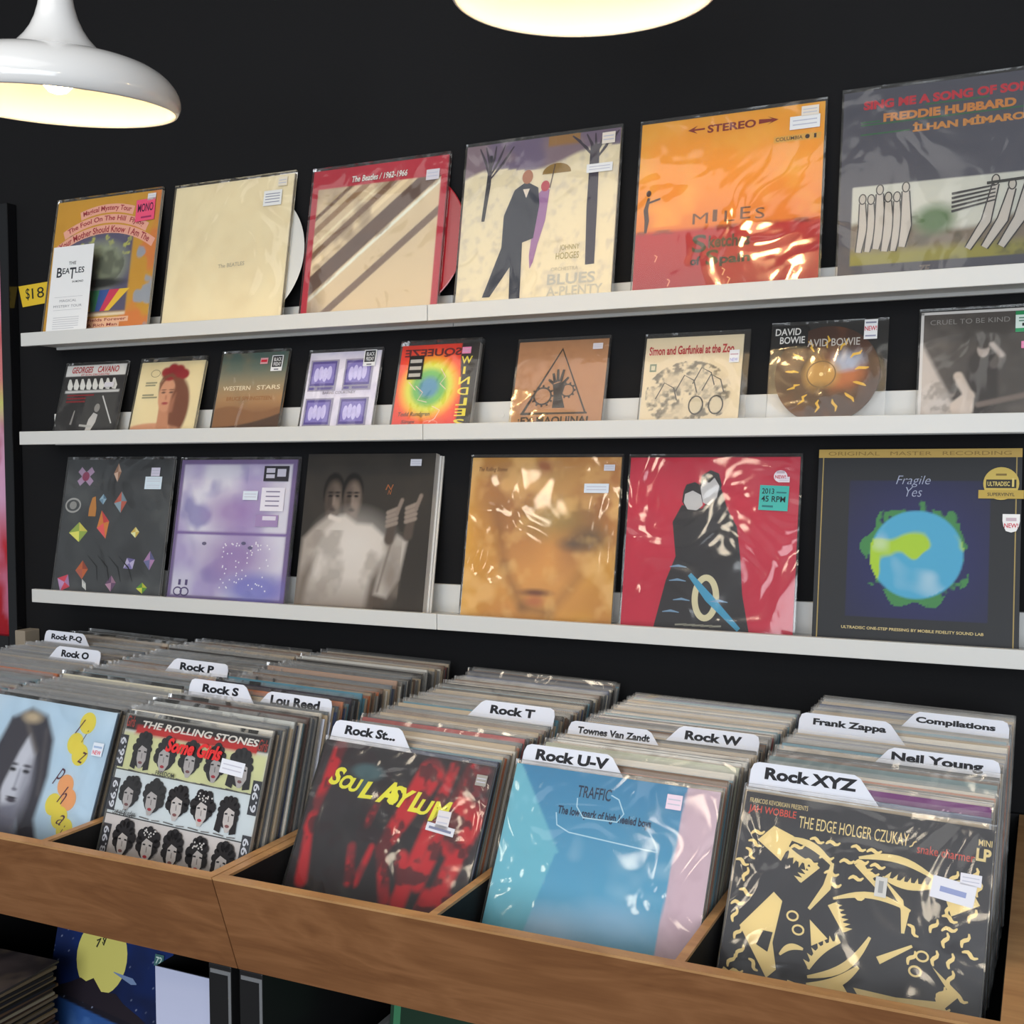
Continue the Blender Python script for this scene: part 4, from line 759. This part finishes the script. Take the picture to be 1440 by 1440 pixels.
def cov_portraits(W, H, T):
    p = Paint(90, (206, 204, 196)); p.box(0, .705, 1, .90, (206, 206, 158), .003); p.box(0, .47, 1, .70, (206, 212, 214), .003); p.box(0, .23, 1, .465, (204, 196, 192), .003); p.box(0, 0, 1, .225, (200, 190, 200), .003); p.box(0, .915, 1, 1, (40, 36, 36), .003); p.box(.08, .90, .93, .945, (186, 44, 42), .003)
    a = Art(W, H, T, (190, 188, 182), paint=p); rng = random.Random(8); K = (40, 38, 40)
    a.text('THE ROLLING STONES', .12, .937, .93, .975, (222, 216, 206), .03, .2)
    for y in (.703, .468, .228): a.line([(.0, y), (1, y)], .006, (60, 58, 58))
    for x0, y, s in ((-.0, .96, 'Girls'), (.925, .95, 'Girls')): a.text(s, x0 + .005, y - .03, x0 + .065, y + .03, (170, 60, 50), .01, .3)
    for x, y, s in ((.012, .80, '66.9'), (.02, .57, '66.9'), (.03, .33, '8.99'), (.97, .69, '6.99'), (.97, .42, '8.99')): a.rect(x - .028, y - .085, x + .03, y + .085, (52, 52, 58)); a.text(s, x - .07, y - .02, x + .072, y + .02, (214, 214, 220), .02, 0, 90)
    for row, (y, shift) in enumerate(((.80, .0), (.575, -.02), (.34, .01), (.105, -.01))):
        for k in range(5):
            x = .16 + k * .172 + shift; hw, hh = .056 + rng.random() * .014, .076 + rng.random() * .018; st = rng.randrange(4)
            a.ell(x, y + .018, hw, hh, K)
            for i in range(9): q = math.pi * (i / 8 * 1.3 - .15); r = .014 + .016 * rng.random(); a.ell(x + hw * .9 * math.cos(q), y + .026 + hh * .8 * math.sin(q), r, r, K, i == 0, 10)
            if st == 1: a.poly([(x - hw, y + .03), (x - hw * 1.15, y - .075), (x - hw * .5, y - .085), (x - hw * .4, y)], K); a.poly([(x + hw, y + .03), (x + hw * 1.15, y - .075), (x + hw * .5, y - .085), (x + hw * .4, y)], K, False)
            if st == 2:
                for i in range(14): a.ell(x + rng.uniform(-.8, .8) * hw, y + .05 + rng.uniform(0, .8) * hh * .6, .005, .005, (196, 192, 190), i == 0, 8)
            f = rng.uniform(-.012, .012); a.poly([(x + f - hw * .55, y + .02), (x + f - hw * .2, y + .045), (x + f + hw * .5, y + .03), (x + f + hw * .58, y - .03), (x + f + hw * .2, y - .075), (x + f - hw * .15, y - .078), (x + f - hw * .52, y - .03)], (176, 170, 168))
            a.line([(x + f - .03, y + .012), (x + f - .012, y + .014)], .008, K); a.line([(x + f + .012, y + .014), (x + f + .03, y + .012)], .008, K, False); a.line([(x + f, y + .004), (x + f + .003, y - .024)], .005, (110, 104, 104)); a.ell(x + f, y - .046, .015, .008, (160, 50, 60) if k % 2 else (120, 80, 80), True, 10)
            a.line([(x - .07, y - .092), (x + .0, y - .096)], .005, (90, 88, 88)); a.line([(x + .02, y - .098), (x + .075, y - .094)], .005, (110, 108, 108), False)
    a.text('Some Girls', .33, .835, .72, .91, (206, 50, 52), .045, .35); a.text('FREEDOM', .30, .708, .43, .732, (60, 60, 60), .01); a.text('out of Burden', .06, .472, .22, .505, (50, 50, 50), .0, .2)
    return a
def cov_bluegirl(W, H, T):
    p = Paint(130, (180, 201, 216)); p.noise(4, 5, (198, 212, 222), .4, .8, .6)
    p.poly([(.0, .0), (.0, .22), (.16, .30), (.40, .30), (.58, .25), (.70, .10), (.73, .0)], (124, 126, 146), .03); p.noise(12, 9, (88, 92, 110), .5, .7, .7, mask=((p.V < .28) & (p.U < .68)) * 1.)
    p.poly([(.12, .30), (.13, .70), (.20, .88), (.34, .95), (.48, .92), (.57, .80), (.60, .60), (.58, .36), (.66, .22), (.52, .18), (.44, .34), (.2, .2)], (58, 56, 66), .02)
    p.poly([(.25, .66), (.27, .78), (.38, .80), (.46, .70), (.47, .55), (.43, .42), (.36, .34), (.29, .39), (.25, .50)], (196, 197, 205), .02); p.poly([(.30, .40), (.43, .43), (.46, .28), (.30, .24)], (128, 128, 142), .02); p.ell(.45, .5, .05, .16, (140, 140, 152), .5, .7)
    p.poly([(.20, .88), (.40, .86), (.33, .70), (.27, .52), (.24, .40), (.14, .36)], (64, 61, 70), .015); p.seg(.30, .90, .46, .72, .012, (116, 108, 104), .02, .7); p.seg(.5, .84, .56, .5, .010, (100, 94, 96), .02, .6); p.ell(.36, .90, .07, .03, (186, 168, 140), .6)
    for x in (.315, .425): p.ell(x, .60, .028, .011, (40, 40, 48), .4); p.ell(x, .63, .034, .008, (70, 68, 78), .5)
    p.seg(.375, .60, .365, .50, .010, (160, 161, 172), .01); p.ell(.37, .495, .022, .008, (110, 108, 120), .5); p.ell(.365, .435, .042, .014, (66, 60, 72), .35); p.ell(.365, .45, .04, .005, (40, 38, 46), .5)
    a = Art(W, H, T, (150, 170, 190), paint=p); Yc, O = (216, 200, 76), (222, 160, 106)
    for x, y, c in ((.80, .92, Yc), (.745, .80, Yc), (.80, .745, Yc), (.755, .57, O), (.80, .50, O), (.70, .46, Yc), (.83, .345, Yc), (.77, .40, Yc), (.80, .21, O), (.79, .12, O)): a.ell(x, y, .06, .06, c)
    for ch, x, y, w, h in zip('lizphair', (.73, .795, .80, .66, .73, .76, .80, .845), (.85, .81, .70, .56, .47, .36, .29, .195), (.04, .02, .05, .06, .055, .05, .025, .04), (.09, .075, .065, .10, .10, .06, .08, .07)): a.text(ch, x, y, x + w, y + h, (84, 44, 62), -.005, .5, -12)
    return a

CELLS = {   # x0, x1, front top y, front tilt, back tilt (degrees), x drift to the back, seed, turn towards the room (degrees), front lift, front roll (degrees)
    'far': (.102, .414, -.58, 20, 9, -.004, 1, 2, .0, 1), 'portrait': (.444, .756, -.600, 20, 9, .0, 2, 2, .010, 1.2), 'faces': (.7825, 1.0935, -.620, 17.5, 9, .0, 3, 2.5, .006, 1.2),
    'red': (1.1385, 1.450, -.563, 27.5, 19, .003, 4, 2, .006, 1.6), 'sky': (1.478, 1.790, -.562, 28, 28, .001, 5, 1.5, .010, .8), 'zigzag': (1.812, 2.124, -.566, 28, 19, .014, 6, 2.5, .008, 1.4)}
HB = .316; NS = 88; ROLL = rad(.9)
def slot(cell, s):
    x0, x1, yt, th, tb, dr = CELLS[cell][:6]; t0 = rad(th); t1 = rad(tb); yb0 = yt - HB * math.sin(t0); yb1 = -.034 - HB * math.sin(t1)
    return x0 + dr * s, yb0 + (yb1 - yb0) * s, t0 + (t1 - t0) * s ** .85
def slot_at(cell, ytop):
    return min(range(NS), key=lambda k: abs(slot(cell, k / NS)[1] + HB * math.sin(slot(cell, k / NS)[2]) - ytop))
def stand(root, t, roll, lift=0.0, yaw=0.0):
    """lean back by t, turned by roll in its own plane and by yaw about the upright, slid up by lift along the plane"""
    root.rotation_mode = 'YXZ'; root.rotation_euler = (-t, roll, -rad(yaw)); root.location += Vector((0, math.sin(t), math.cos(t))) * lift
def front(cell, label, fn, H=.306, mat=None):
    x, yb, th = slot(cell, 0); W = CELLS[cell][1] - CELLS[cell][0] - .005; roll = rad(CELLS[cell][9])
    root, c = album(label, x + W / 2 + .002, yb - .006, ZF + .003, W, H, .003, th, fn, bagargs=dict(left=.002, right=.002, top=.006, mat=mat))
    stand(root, th, roll, W / 2 * math.sin(roll) + CELLS[cell][8], CELLS[cell][7]); return root, c

r, c = front('zigzag', 'black record sleeve with cream zigzag woodcut pattern at the front of the right bin', cov_zigzag, .304)
sticker(r, c, .93, .79, .024, .014, (214, 212, 220), FAINT); sticker(r, c, .865, .735, .05, .026, (214, 214, 222), [(None, .35, .6, (140, 150, 190), .2, .8)], 'handwritten_label', 6); sticker(r, c, .60, .70, .014, .024, (196, 194, 190), [(None, .2, .8, (150, 150, 150), .3, .7)])
r, c = front('sky', 'sky blue record sleeve with small clouds, pink right edge and a cut corner', cov_sky, .305)
r.children[0]['label'] = 'sky blue cover with pink right edge'
sticker(r, c, .80, .925, .022, .02, (220, 200, 214), FAINT)
r, c = front('red', 'dark record sleeve with red streaks and yellow hand lettering at the front of its bin', cov_redstreaks, .305)
sticker(r, c, .795, .71, .022, .026, (206, 202, 206), FAINT); sticker(r, c, .79, .665, .048, .012, (206, 206, 214), [(None, .3, .6, (120, 124, 150))], rot=4); sticker(r, c, .945, .925, .018, .016, (150, 146, 140), FAINT)
r, c = front('faces', 'record sleeve with rows of small dark haired faces under a red and black title band', cov_portraits, .306, CRUMPLED)
sticker(r, c, .795, .815, .048, .022, (214, 216, 228), FAINT, rot=3)
r, c = front('portrait', 'pale blue record sleeve with grey portrait and letters on yellow dots at the left edge', cov_bluegirl, .308)
sticker(r, c, .93, .79, .024, .022, (206, 214, 226), [('NEW', .1, .42, (206, 60, 80)), (None, .6, .75, (150, 170, 200))])

# ------------------------------------------------------------------ divider cards with printed tabs
BLK = (26, 28, 36)
def divider_card(cell, k, text, side, label, x_tab=.13, drop=0.0, tw=.72, th=.62):
    s = k / NS; x, yb, t = slot(cell, s); W = .308; t = max(t, .01); base = .285; top = HB + .026 - drop
    root = thing('divider_card', label, 'divider', (x + .152, yb, ZF + .003), group='white divider cards between the records'); stand(root, t, ROLL, .155 * math.sin(ROLL), CELLS[cell][7])
    zb_ = HB - .012 - drop
    pts = [(-W / 2, 0), (W / 2, 0), (W / 2, zb_)]
    tab = [(-W / 2 + .002, zb_), (-W / 2 + .002, top - .012), (-W / 2 + .005, top - .003), (-W / 2 + .012, top), (-W / 2 + x_tab - .006, top), (-W / 2 + x_tab + .002, top - .004), (-W / 2 + x_tab + .030, zb_)]
    if side == 'right': pts += [(-a, b) for a, b in tab] + [(-W / 2, zb_)]
    else: pts += list(reversed(tab)) + [(-W / 2, zb_)]
    m = MB(); m.plate(pts, -.0006, .0006, C(208, 212, 224)); m.build('card', PRINT, root)
    a = Art(W, 1, .0012, (255, 255, 255)); a.v, a.f, a.c, a.m, a.n = [], [], [], [], 0
    xm = -W / 2 + .006 + x_tab * .53; xm = -xm if side == 'right' else xm; w = x_tab * tw; h = .024 * th; zc = top - .014
    a.text(text, .5 + (xm - w / 2) / W, zc - h / 2, .5 + (xm + w / 2) / W, zc + h / 2, BLK, .045); a.build('tab_lettering', PRINT, root)
    return k
DIV = {c: {} for c in CELLS}
def div(cell, k, text, side, label, **kw): DIV[cell][k] = 1; divider_card(cell, k, text, side, label, **kw)
div('far', slot_at('far', -.175), 'Rock P-Q', 'left', 'white divider card reading Rock P-Q in the leftmost bin', x_tab=.125, tw=.78)
div('far', slot_at('far', -.295), 'Rock O', 'right', 'white divider card reading Rock O in the leftmost bin', x_tab=.13, tw=.62)
div('portrait', slot_at('portrait', -.315), 'Rock P', 'right', 'white divider card reading Rock P behind the grey portrait record', x_tab=.14, tw=.62)
div('faces', slot_at('faces', -.475), 'Rock S', 'left', 'white divider card reading Rock S behind the rows of faces record', x_tab=.13, tw=.64)
div('faces', slot_at('faces', -.455), 'Lou Reed', 'right', 'white divider card half hidden right of the Rock S card', x_tab=.14, drop=.010, tw=.76, th=.7)
div('red', 2, 'Rock St...', 'left', 'white divider card reading Rock St... behind the red streaked record', x_tab=.13, tw=.74)
div('red', slot_at('red', -.345), 'Rock T', 'right', 'white divider card reading Rock T in the middle of its bin', x_tab=.14, tw=.60)
div('sky', 2, 'Rock U-V', 'left', 'white divider card reading Rock U-V behind the sky blue record', x_tab=.14, drop=.002, tw=.82, th=.68)
div('sky', slot_at('sky', -.375), 'Townes Van Zandt', 'left', 'white divider card with long small lettering left of the Rock W card', x_tab=.14, drop=.004, tw=.88, th=.48)
div('sky', slot_at('sky', -.34), 'Rock W', 'right', 'white divider card reading Rock W in the middle of its bin', x_tab=.13, tw=.70)
div('zigzag', 3, 'Rock XYZ', 'left', 'white divider card reading Rock XYZ behind the cream zigzag record', x_tab=.145, tw=.84, th=.68, drop=-.006)
div('zigzag', slot_at('zigzag', -.365), 'Neil Young', 'right', 'white divider card lowest of the three behind Rock XYZ, its lettering partly covered', x_tab=.15, drop=.006, tw=.82, th=.68)
div('zigzag', slot_at('zigzag', -.245), 'Frank Zappa', 'left', 'white divider card at the left between the other two behind Rock XYZ', x_tab=.14, tw=.80, th=.56)
div('zigzag', slot_at('zigzag', -.16), 'Compilations', 'right', 'white divider card reading Compilations at the back of the right bin', x_tab=.14, tw=.84, th=.52)

# ------------------------------------------------------------------ filed records
PAL = [('tan', (178, 160, 134), 9), ('grey', (136, 134, 130), 7), ('black', (50, 48, 48), 5), ('white', (214, 208, 196), 4), ('brown', (112, 84, 64), 3), ('teal', (84, 136, 154), 2), ('navy blue', (52, 70, 108), 2), ('red', (150, 46, 48), 1), ('orange', (190, 106, 58), 1), ('slate', (96, 104, 112), 3)]
def slab_geo(m, W, H, T, col, x=0, tr=None):
    """one sleeve in its poly bag; tr maps local points"""
    k0 = len(m.v); pale = tuple(int(.5 * q + .5 * w) for q, w in zip(col, (196, 176, 142)))
    m.box((-W / 2, -T / 2, 0), (W / 2, T / 2, H), C(*col)); top = C(*pale); e = m.v[-1]
    m.add([(-W / 2, -T / 2, H + .0001), (W / 2, -T / 2, H + .0001), (W / 2, T / 2, H + .0001), (-W / 2, T / 2, H + .0001)], [(0, 1, 2, 3)], top)
    g = T / 2 + .0002; b = W / 2 + .0025
    h = H + .007; m.add([(-b, -g, 0), (b, -g, 0), (b, -g, h), (-b, -g, h), (-b, g, 0), (b, g, 0), (b, g, h), (-b, g, h)], [(0, 1, 2, 3), (5, 4, 7, 6), (1, 5, 6, 2), (4, 0, 3, 7)], (.8, .8, .8), 1)
    if tr is not None:
        for i in range(k0, len(m.v)): m.v[i] = np.array([tr @ Vector(q) for q in m.v[i]])
variants = {}
def variant(name, col, T):
    k = (name, T)
    if k not in variants:
        m = MB(); slab_geo(m, .304, .308, T, col); variants[k] = m.build('filed_record', [PRINT, BAG]); COL.objects.unlink(variants[k])
    return variants[k]
stuff = MB(); wheel = [i for i, q in enumerate(PAL) for _ in range(q[2])]
FRONTNAME = {'far': 'in the leftmost bin', 'portrait': 'behind the pale blue portrait record', 'faces': 'behind the rows of faces record', 'red': 'behind the red streaked record', 'sky': 'behind the sky blue record', 'zigzag': 'behind the cream zigzag record'}
MORE = [('faces', -.42, (196, 130, 96), .012, 'salmon record sleeve raised behind the Rock S card'), ('faces', -.395, (58, 52, 66), .013, 'dark violet record sleeve raised behind the salmon one'),
        ('faces', -.36, (92, 146, 164), .014, 'teal record sleeve raised behind the dark violet one'), ('faces', -.24, (178, 146, 124), .013, 'rosy tan record sleeve raised towards the back of the rows of faces bin'), ('faces', -.13, (212, 208, 200), .012, 'white record sleeve raised at the back of the rows of faces bin'),
        ('faces', -.56, (206, 206, 200), .010, 'white record sleeve raised in front of the Rock S card'), ('faces', -.52, (112, 86, 78), .008, 'brown record sleeve raised in front of the Rock S card'),
        ('portrait', -.44, (206, 198, 176), .012, 'cream record sleeve raised in front of the Rock P card'), ('red', -.455, (170, 66, 66), .012, 'red record sleeve raised between the Rock St... and Rock T cards'), ('red', -.07, (86, 86, 92), .012, 'dark grey record sleeve at the very back of the Rock T bin'),
        ('sky', -.41, (216, 212, 204), .008, 'white record sleeve raised in front of the small lettered card'), ('sky', -.46, (188, 188, 166), .012, 'pale sage record sleeve raised behind the Rock U-V card'), ('sky', -.27, (70, 64, 58), .010, 'dark brown record sleeve raised behind the Rock W card'),
        ('zigzag', -.385, (54, 54, 56), .010, 'black record sleeve raised in front of the lowest of the three name cards'), ('zigzag', -.43, (126, 142, 142), .012, 'grey green record sleeve raised behind the purple one'), ('far', -.09, (196, 180, 160), .012, 'pale tan record sleeve raised at the back of the leftmost bin')]
SPECIAL = {('zigzag', 2): 0, ('zigzag', 5): 0, ('sky', 1): 0}
for q in MORE:
    k = slot_at(q[0], q[1])
    while k in DIV[q[0]] or (q[0], k) in SPECIAL: k += 1
    SPECIAL[(q[0], k)] = q
for cell in CELLS:
    rng = random.Random(CELLS[cell][5]); marks = sorted(DIV[cell])
    keep = set(range(slot_at(cell, -.38), slot_at(cell, -.38) + 42)) if cell == 'far' else set(range(1, 53))
    for k in range(1, NS + 1):
        i = rng.choice(wheel); T = rng.choice((.0025, .0031, .0036, .0041)); dx = rng.uniform(-.002, .002); dz = .155 * math.sin(ROLL) + rng.random() ** 1.6 * .010; ro = ROLL + rng.uniform(-.004, .004)
        if k in DIV[cell] or (cell, k) in SPECIAL: continue
        x, yb, t = slot(cell, k / NS); nm, col, _ = PAL[i]; loc = Vector((x + .1525 + dx, yb, ZF + .003)) + Vector((0, math.sin(t), math.cos(t))) * dz
        if k in keep:
            o = variant(nm, col, T).copy(); COL.objects.link(o); o.name = 'filed_record'; o.location = loc; stand(o, t, ro, 0, CELLS[cell][7])
            sec = 'near the front' if k < 18 else ('midway' if k < 36 else 'towards the back')
            lab = f'{nm} record sleeve filed edge-on {FRONTNAME[cell]}, {sec}'
            tag(o, lab, 'record', lab)
        else: slab_geo(stuff, .304, .308, T, col, tr=Matrix.Translation(loc) @ Matrix.Rotation(-rad(CELLS[cell][7]), 4, 'Z') @ Matrix.Rotation(-t, 4, 'X') @ Matrix.Rotation(ro, 4, 'Y'))
o = stuff.build('filed_records', [PRINT, BAG]); tag(o, 'dense rows of record sleeves filed at the back of the wooden bins', 'records', kind='stuff')

def special(cell, k, label, col, build=None, dz=0, H=.309):
    x, yb, t = slot(cell, k / NS); root = thing('record_album', label, 'record', (x + .152, yb, ZF + .003)); stand(root, t, ROLL, .155 * math.sin(ROLL) + dz, CELLS[cell][7])
    a = Art(.306, H, .003, col, col); build and build(a); a.build('cover', PRINT, root)
    film(root, .306, H, .0012, .0024, .0065, .0024)
def b_white(a):
    for x in (.45, .70): a.rect(x, .968, x + .09, .976, (150, 150, 156))
def b_purple(a): a.text('the ... tradition', .45, .92, .97, .965, (196, 150, 190), .0, .4)
def b_grey(a): a.rect(.0, .0, .93, .93, (92, 94, 94)); a.rect(.93, .0, .985, .985, (206, 204, 184))
special('zigzag', 2, 'white record sleeve just behind the cream zigzag record', (206, 206, 206), b_white, .004)
special('zigzag', 5, 'purple record sleeve with pale script sticking up behind the Rock XYZ card', (110, 44, 108), b_purple, .018)
special('sky', 1, 'grey record sleeve with cream border directly behind the sky blue record', (206, 204, 184), b_grey, .0)

for (cell, k), q in SPECIAL.items():
    if q: special(cell, k, q[4], q[2], None, q[3])

# ------------------------------------------------------------------ things on the lower shelves
SZ = .2805
def cov_moon(W, H, T):
    p = Paint(100, (22, 32, 66)); p.noise(4, 3, (20, 46, 110), .4, .8, .8); p.mix((.60 - .12 * p.U - p.V + .02 * np.sin(p.U * 25)) / .01, (30, 28, 38)); p.mix((.545 - .14 * p.U - p.V) / .01, (46, 84, 146)); p.noise(4, 8, (70, 110, 170), .5, .6, .8, mask=(p.V < .50 - .14 * p.U) * 1.); p.noise(60, 5, (150, 160, 190), .80, .84, .8, mask=(p.V > .5) * 1.)
    a = Art(W, H, T, (30, 40, 70), paint=p); a.ell(.42, .83, .215, .235, (214, 204, 110)); a.poly([(.10, .60), (.19, .635), (.27, .675), (.32, .66), (.38, .69), (.46, .62), (.58, .63), (.66, .58), (.80, .53), (.92, .46), (.08, .56)], (38, 32, 40)); a.line([(.54, .755), (.70, .725), (.74, .715)], .04, (120, 140, 176), taper=.1)
    a.line([(.36, .92), (.39, .94), (.365, .88)], .012, (50, 50, 40)); a.line([(.43, .92), (.41, .94), (.44, .97), (.42, .90), (.41, .92)], .012, (50, 50, 40)); return a
r, c = album('dark blue record sleeve with a yellow moon standing under the left bin', .498, -.435, SZ + .001, .308, .310, .004, rad(14), cov_moon, bag=False)
sticker(r, c, .90, .89, .022, .022, (70, 110, 110), [('72', .2, .8, (206, 226, 216), .15, .85)])
# a white carton
t = thing('carton', 'open black carton with a white front sheet standing under the left bin', 'box', (.918, -.60, SZ)); m = MB(); w, d, h = .186, .22, .392
for a_, b_ in (((-w / 2, 0, 0), (w / 2, .003, h)), ((-w / 2, d, 0), (w / 2, d + .003, h)), ((-w / 2, .003, 0), (-w / 2 + .003, d, h)), ((w / 2 - .003, .003, 0), (w / 2, d, h)), ((-w / 2, 0, 0), (w / 2, d, .003))): m.box(a_, b_)
m.build('carton_body', DARKBOARD, t)
m = MB(); m.box((-w / 2, -.002, .0), (w / 2, -.0004, h)); m.build('front_sheet', solid('white_card', C(190, 194, 220), .6), t)
# records lying in a pile, and a few leaning on it
rng = random.Random(12)
z = SZ + .001
cols = [(40, 38, 40), (96, 84, 66), (36, 34, 34), (110, 96, 76), (60, 44, 36), (130, 120, 100), (48, 40, 36), (92, 70, 50), (34, 34, 36), (120, 104, 80)] * 5
for k in range(44):
    T = .006; q = rng.uniform(-.02, .02)
    root = tag(link_obj('stacked_record', None), f'record sleeve number lying in the flat pile under the left end of the bin', 'record', 'records lying in the pile on the lower shelf'); root['label'] = 'worn record sleeve lying in the flat pile under the left end of the bin'
    root.location = (.291 + rng.uniform(-.006, .006), -.625 + rng.uniform(-.006, .006), z); root.rotation_euler = (0, 0, rng.uniform(-.03, .03))
    m = MB(); m.box((-.155, -.155, 0), (.155, .155, T - .0006), C(*cols[k])); m.build('sleeve', PRINT, root); z += T
r_ = tag(link_obj('record_album', None), 'faded brown record sleeve on top of the flat pile under the left bin', 'record'); r_.location = (.293, -.618, z); r_.rotation_euler = (0, 0, .05)
p = Paint(50, (96, 84, 84)); p.noise(4, 3, (60, 54, 56), .45, .7, .9); p.noise(7, 8, (120, 104, 88), .55, .8, .6); a = Art(.312, .312, .004, (60, 56, 54), paint=p); o = a.build('cover', PRINT, r_); o.rotation_euler = (rad(-90), 0, 0); o.location = (0, -.156, .0021)
# records standing under the right bin
for k, (y, col, lab, hh, xx) in enumerate(((-.56, (60, 120, 84), 'green record sleeve standing under the right bin', .40, 1.40), (-.545, (44, 40, 40), 'dark record sleeve standing behind the green one under the right bin', .405, 1.42), (-.53, (70, 60, 54), 'brown record sleeve standing third behind the green one', .40, 1.41))):
    root = thing('record_album', lab, 'record', (xx, y, SZ + .11), (-.14, 0, 0)); a = Art(.312, .312, .004, col, tuple(int(q * .5) for q in col)); a.rect(.02, .02, .98, .98, col); a.rect(.06, .08, .94, .92, tuple(int(q * .4) for q in col)); a.build('cover', PRINT, root)
t = thing('record_crate', 'grey board crate of records on the lower shelf under the right bin', 'crate', (1.42, -.46, SZ)); m = MB()
for a_, b_ in (((-.20, -.16, 0), (.20, .2, .10)), ((-.20, -.16, .10), (-.19, .2, .34)), ((.19, -.16, .10), (.20, .2, .34)), ((-.19, .19, .10), (.19, .2, .34))): m.box(a_, b_)
m.build('crate_body', solid('grey_board', C(120, 120, 118), .7), t)
# upright block at the wall, left of the bins
t = thing('end_block', 'pale upright wooden post at the wall left of the bins', 'post', (-.106, -.048, 0)); m = MB(); m.box((-.017, 0, 0), (.017, .0465, 1.112)); m.build('post_body', STONE, t, bevel=.002)
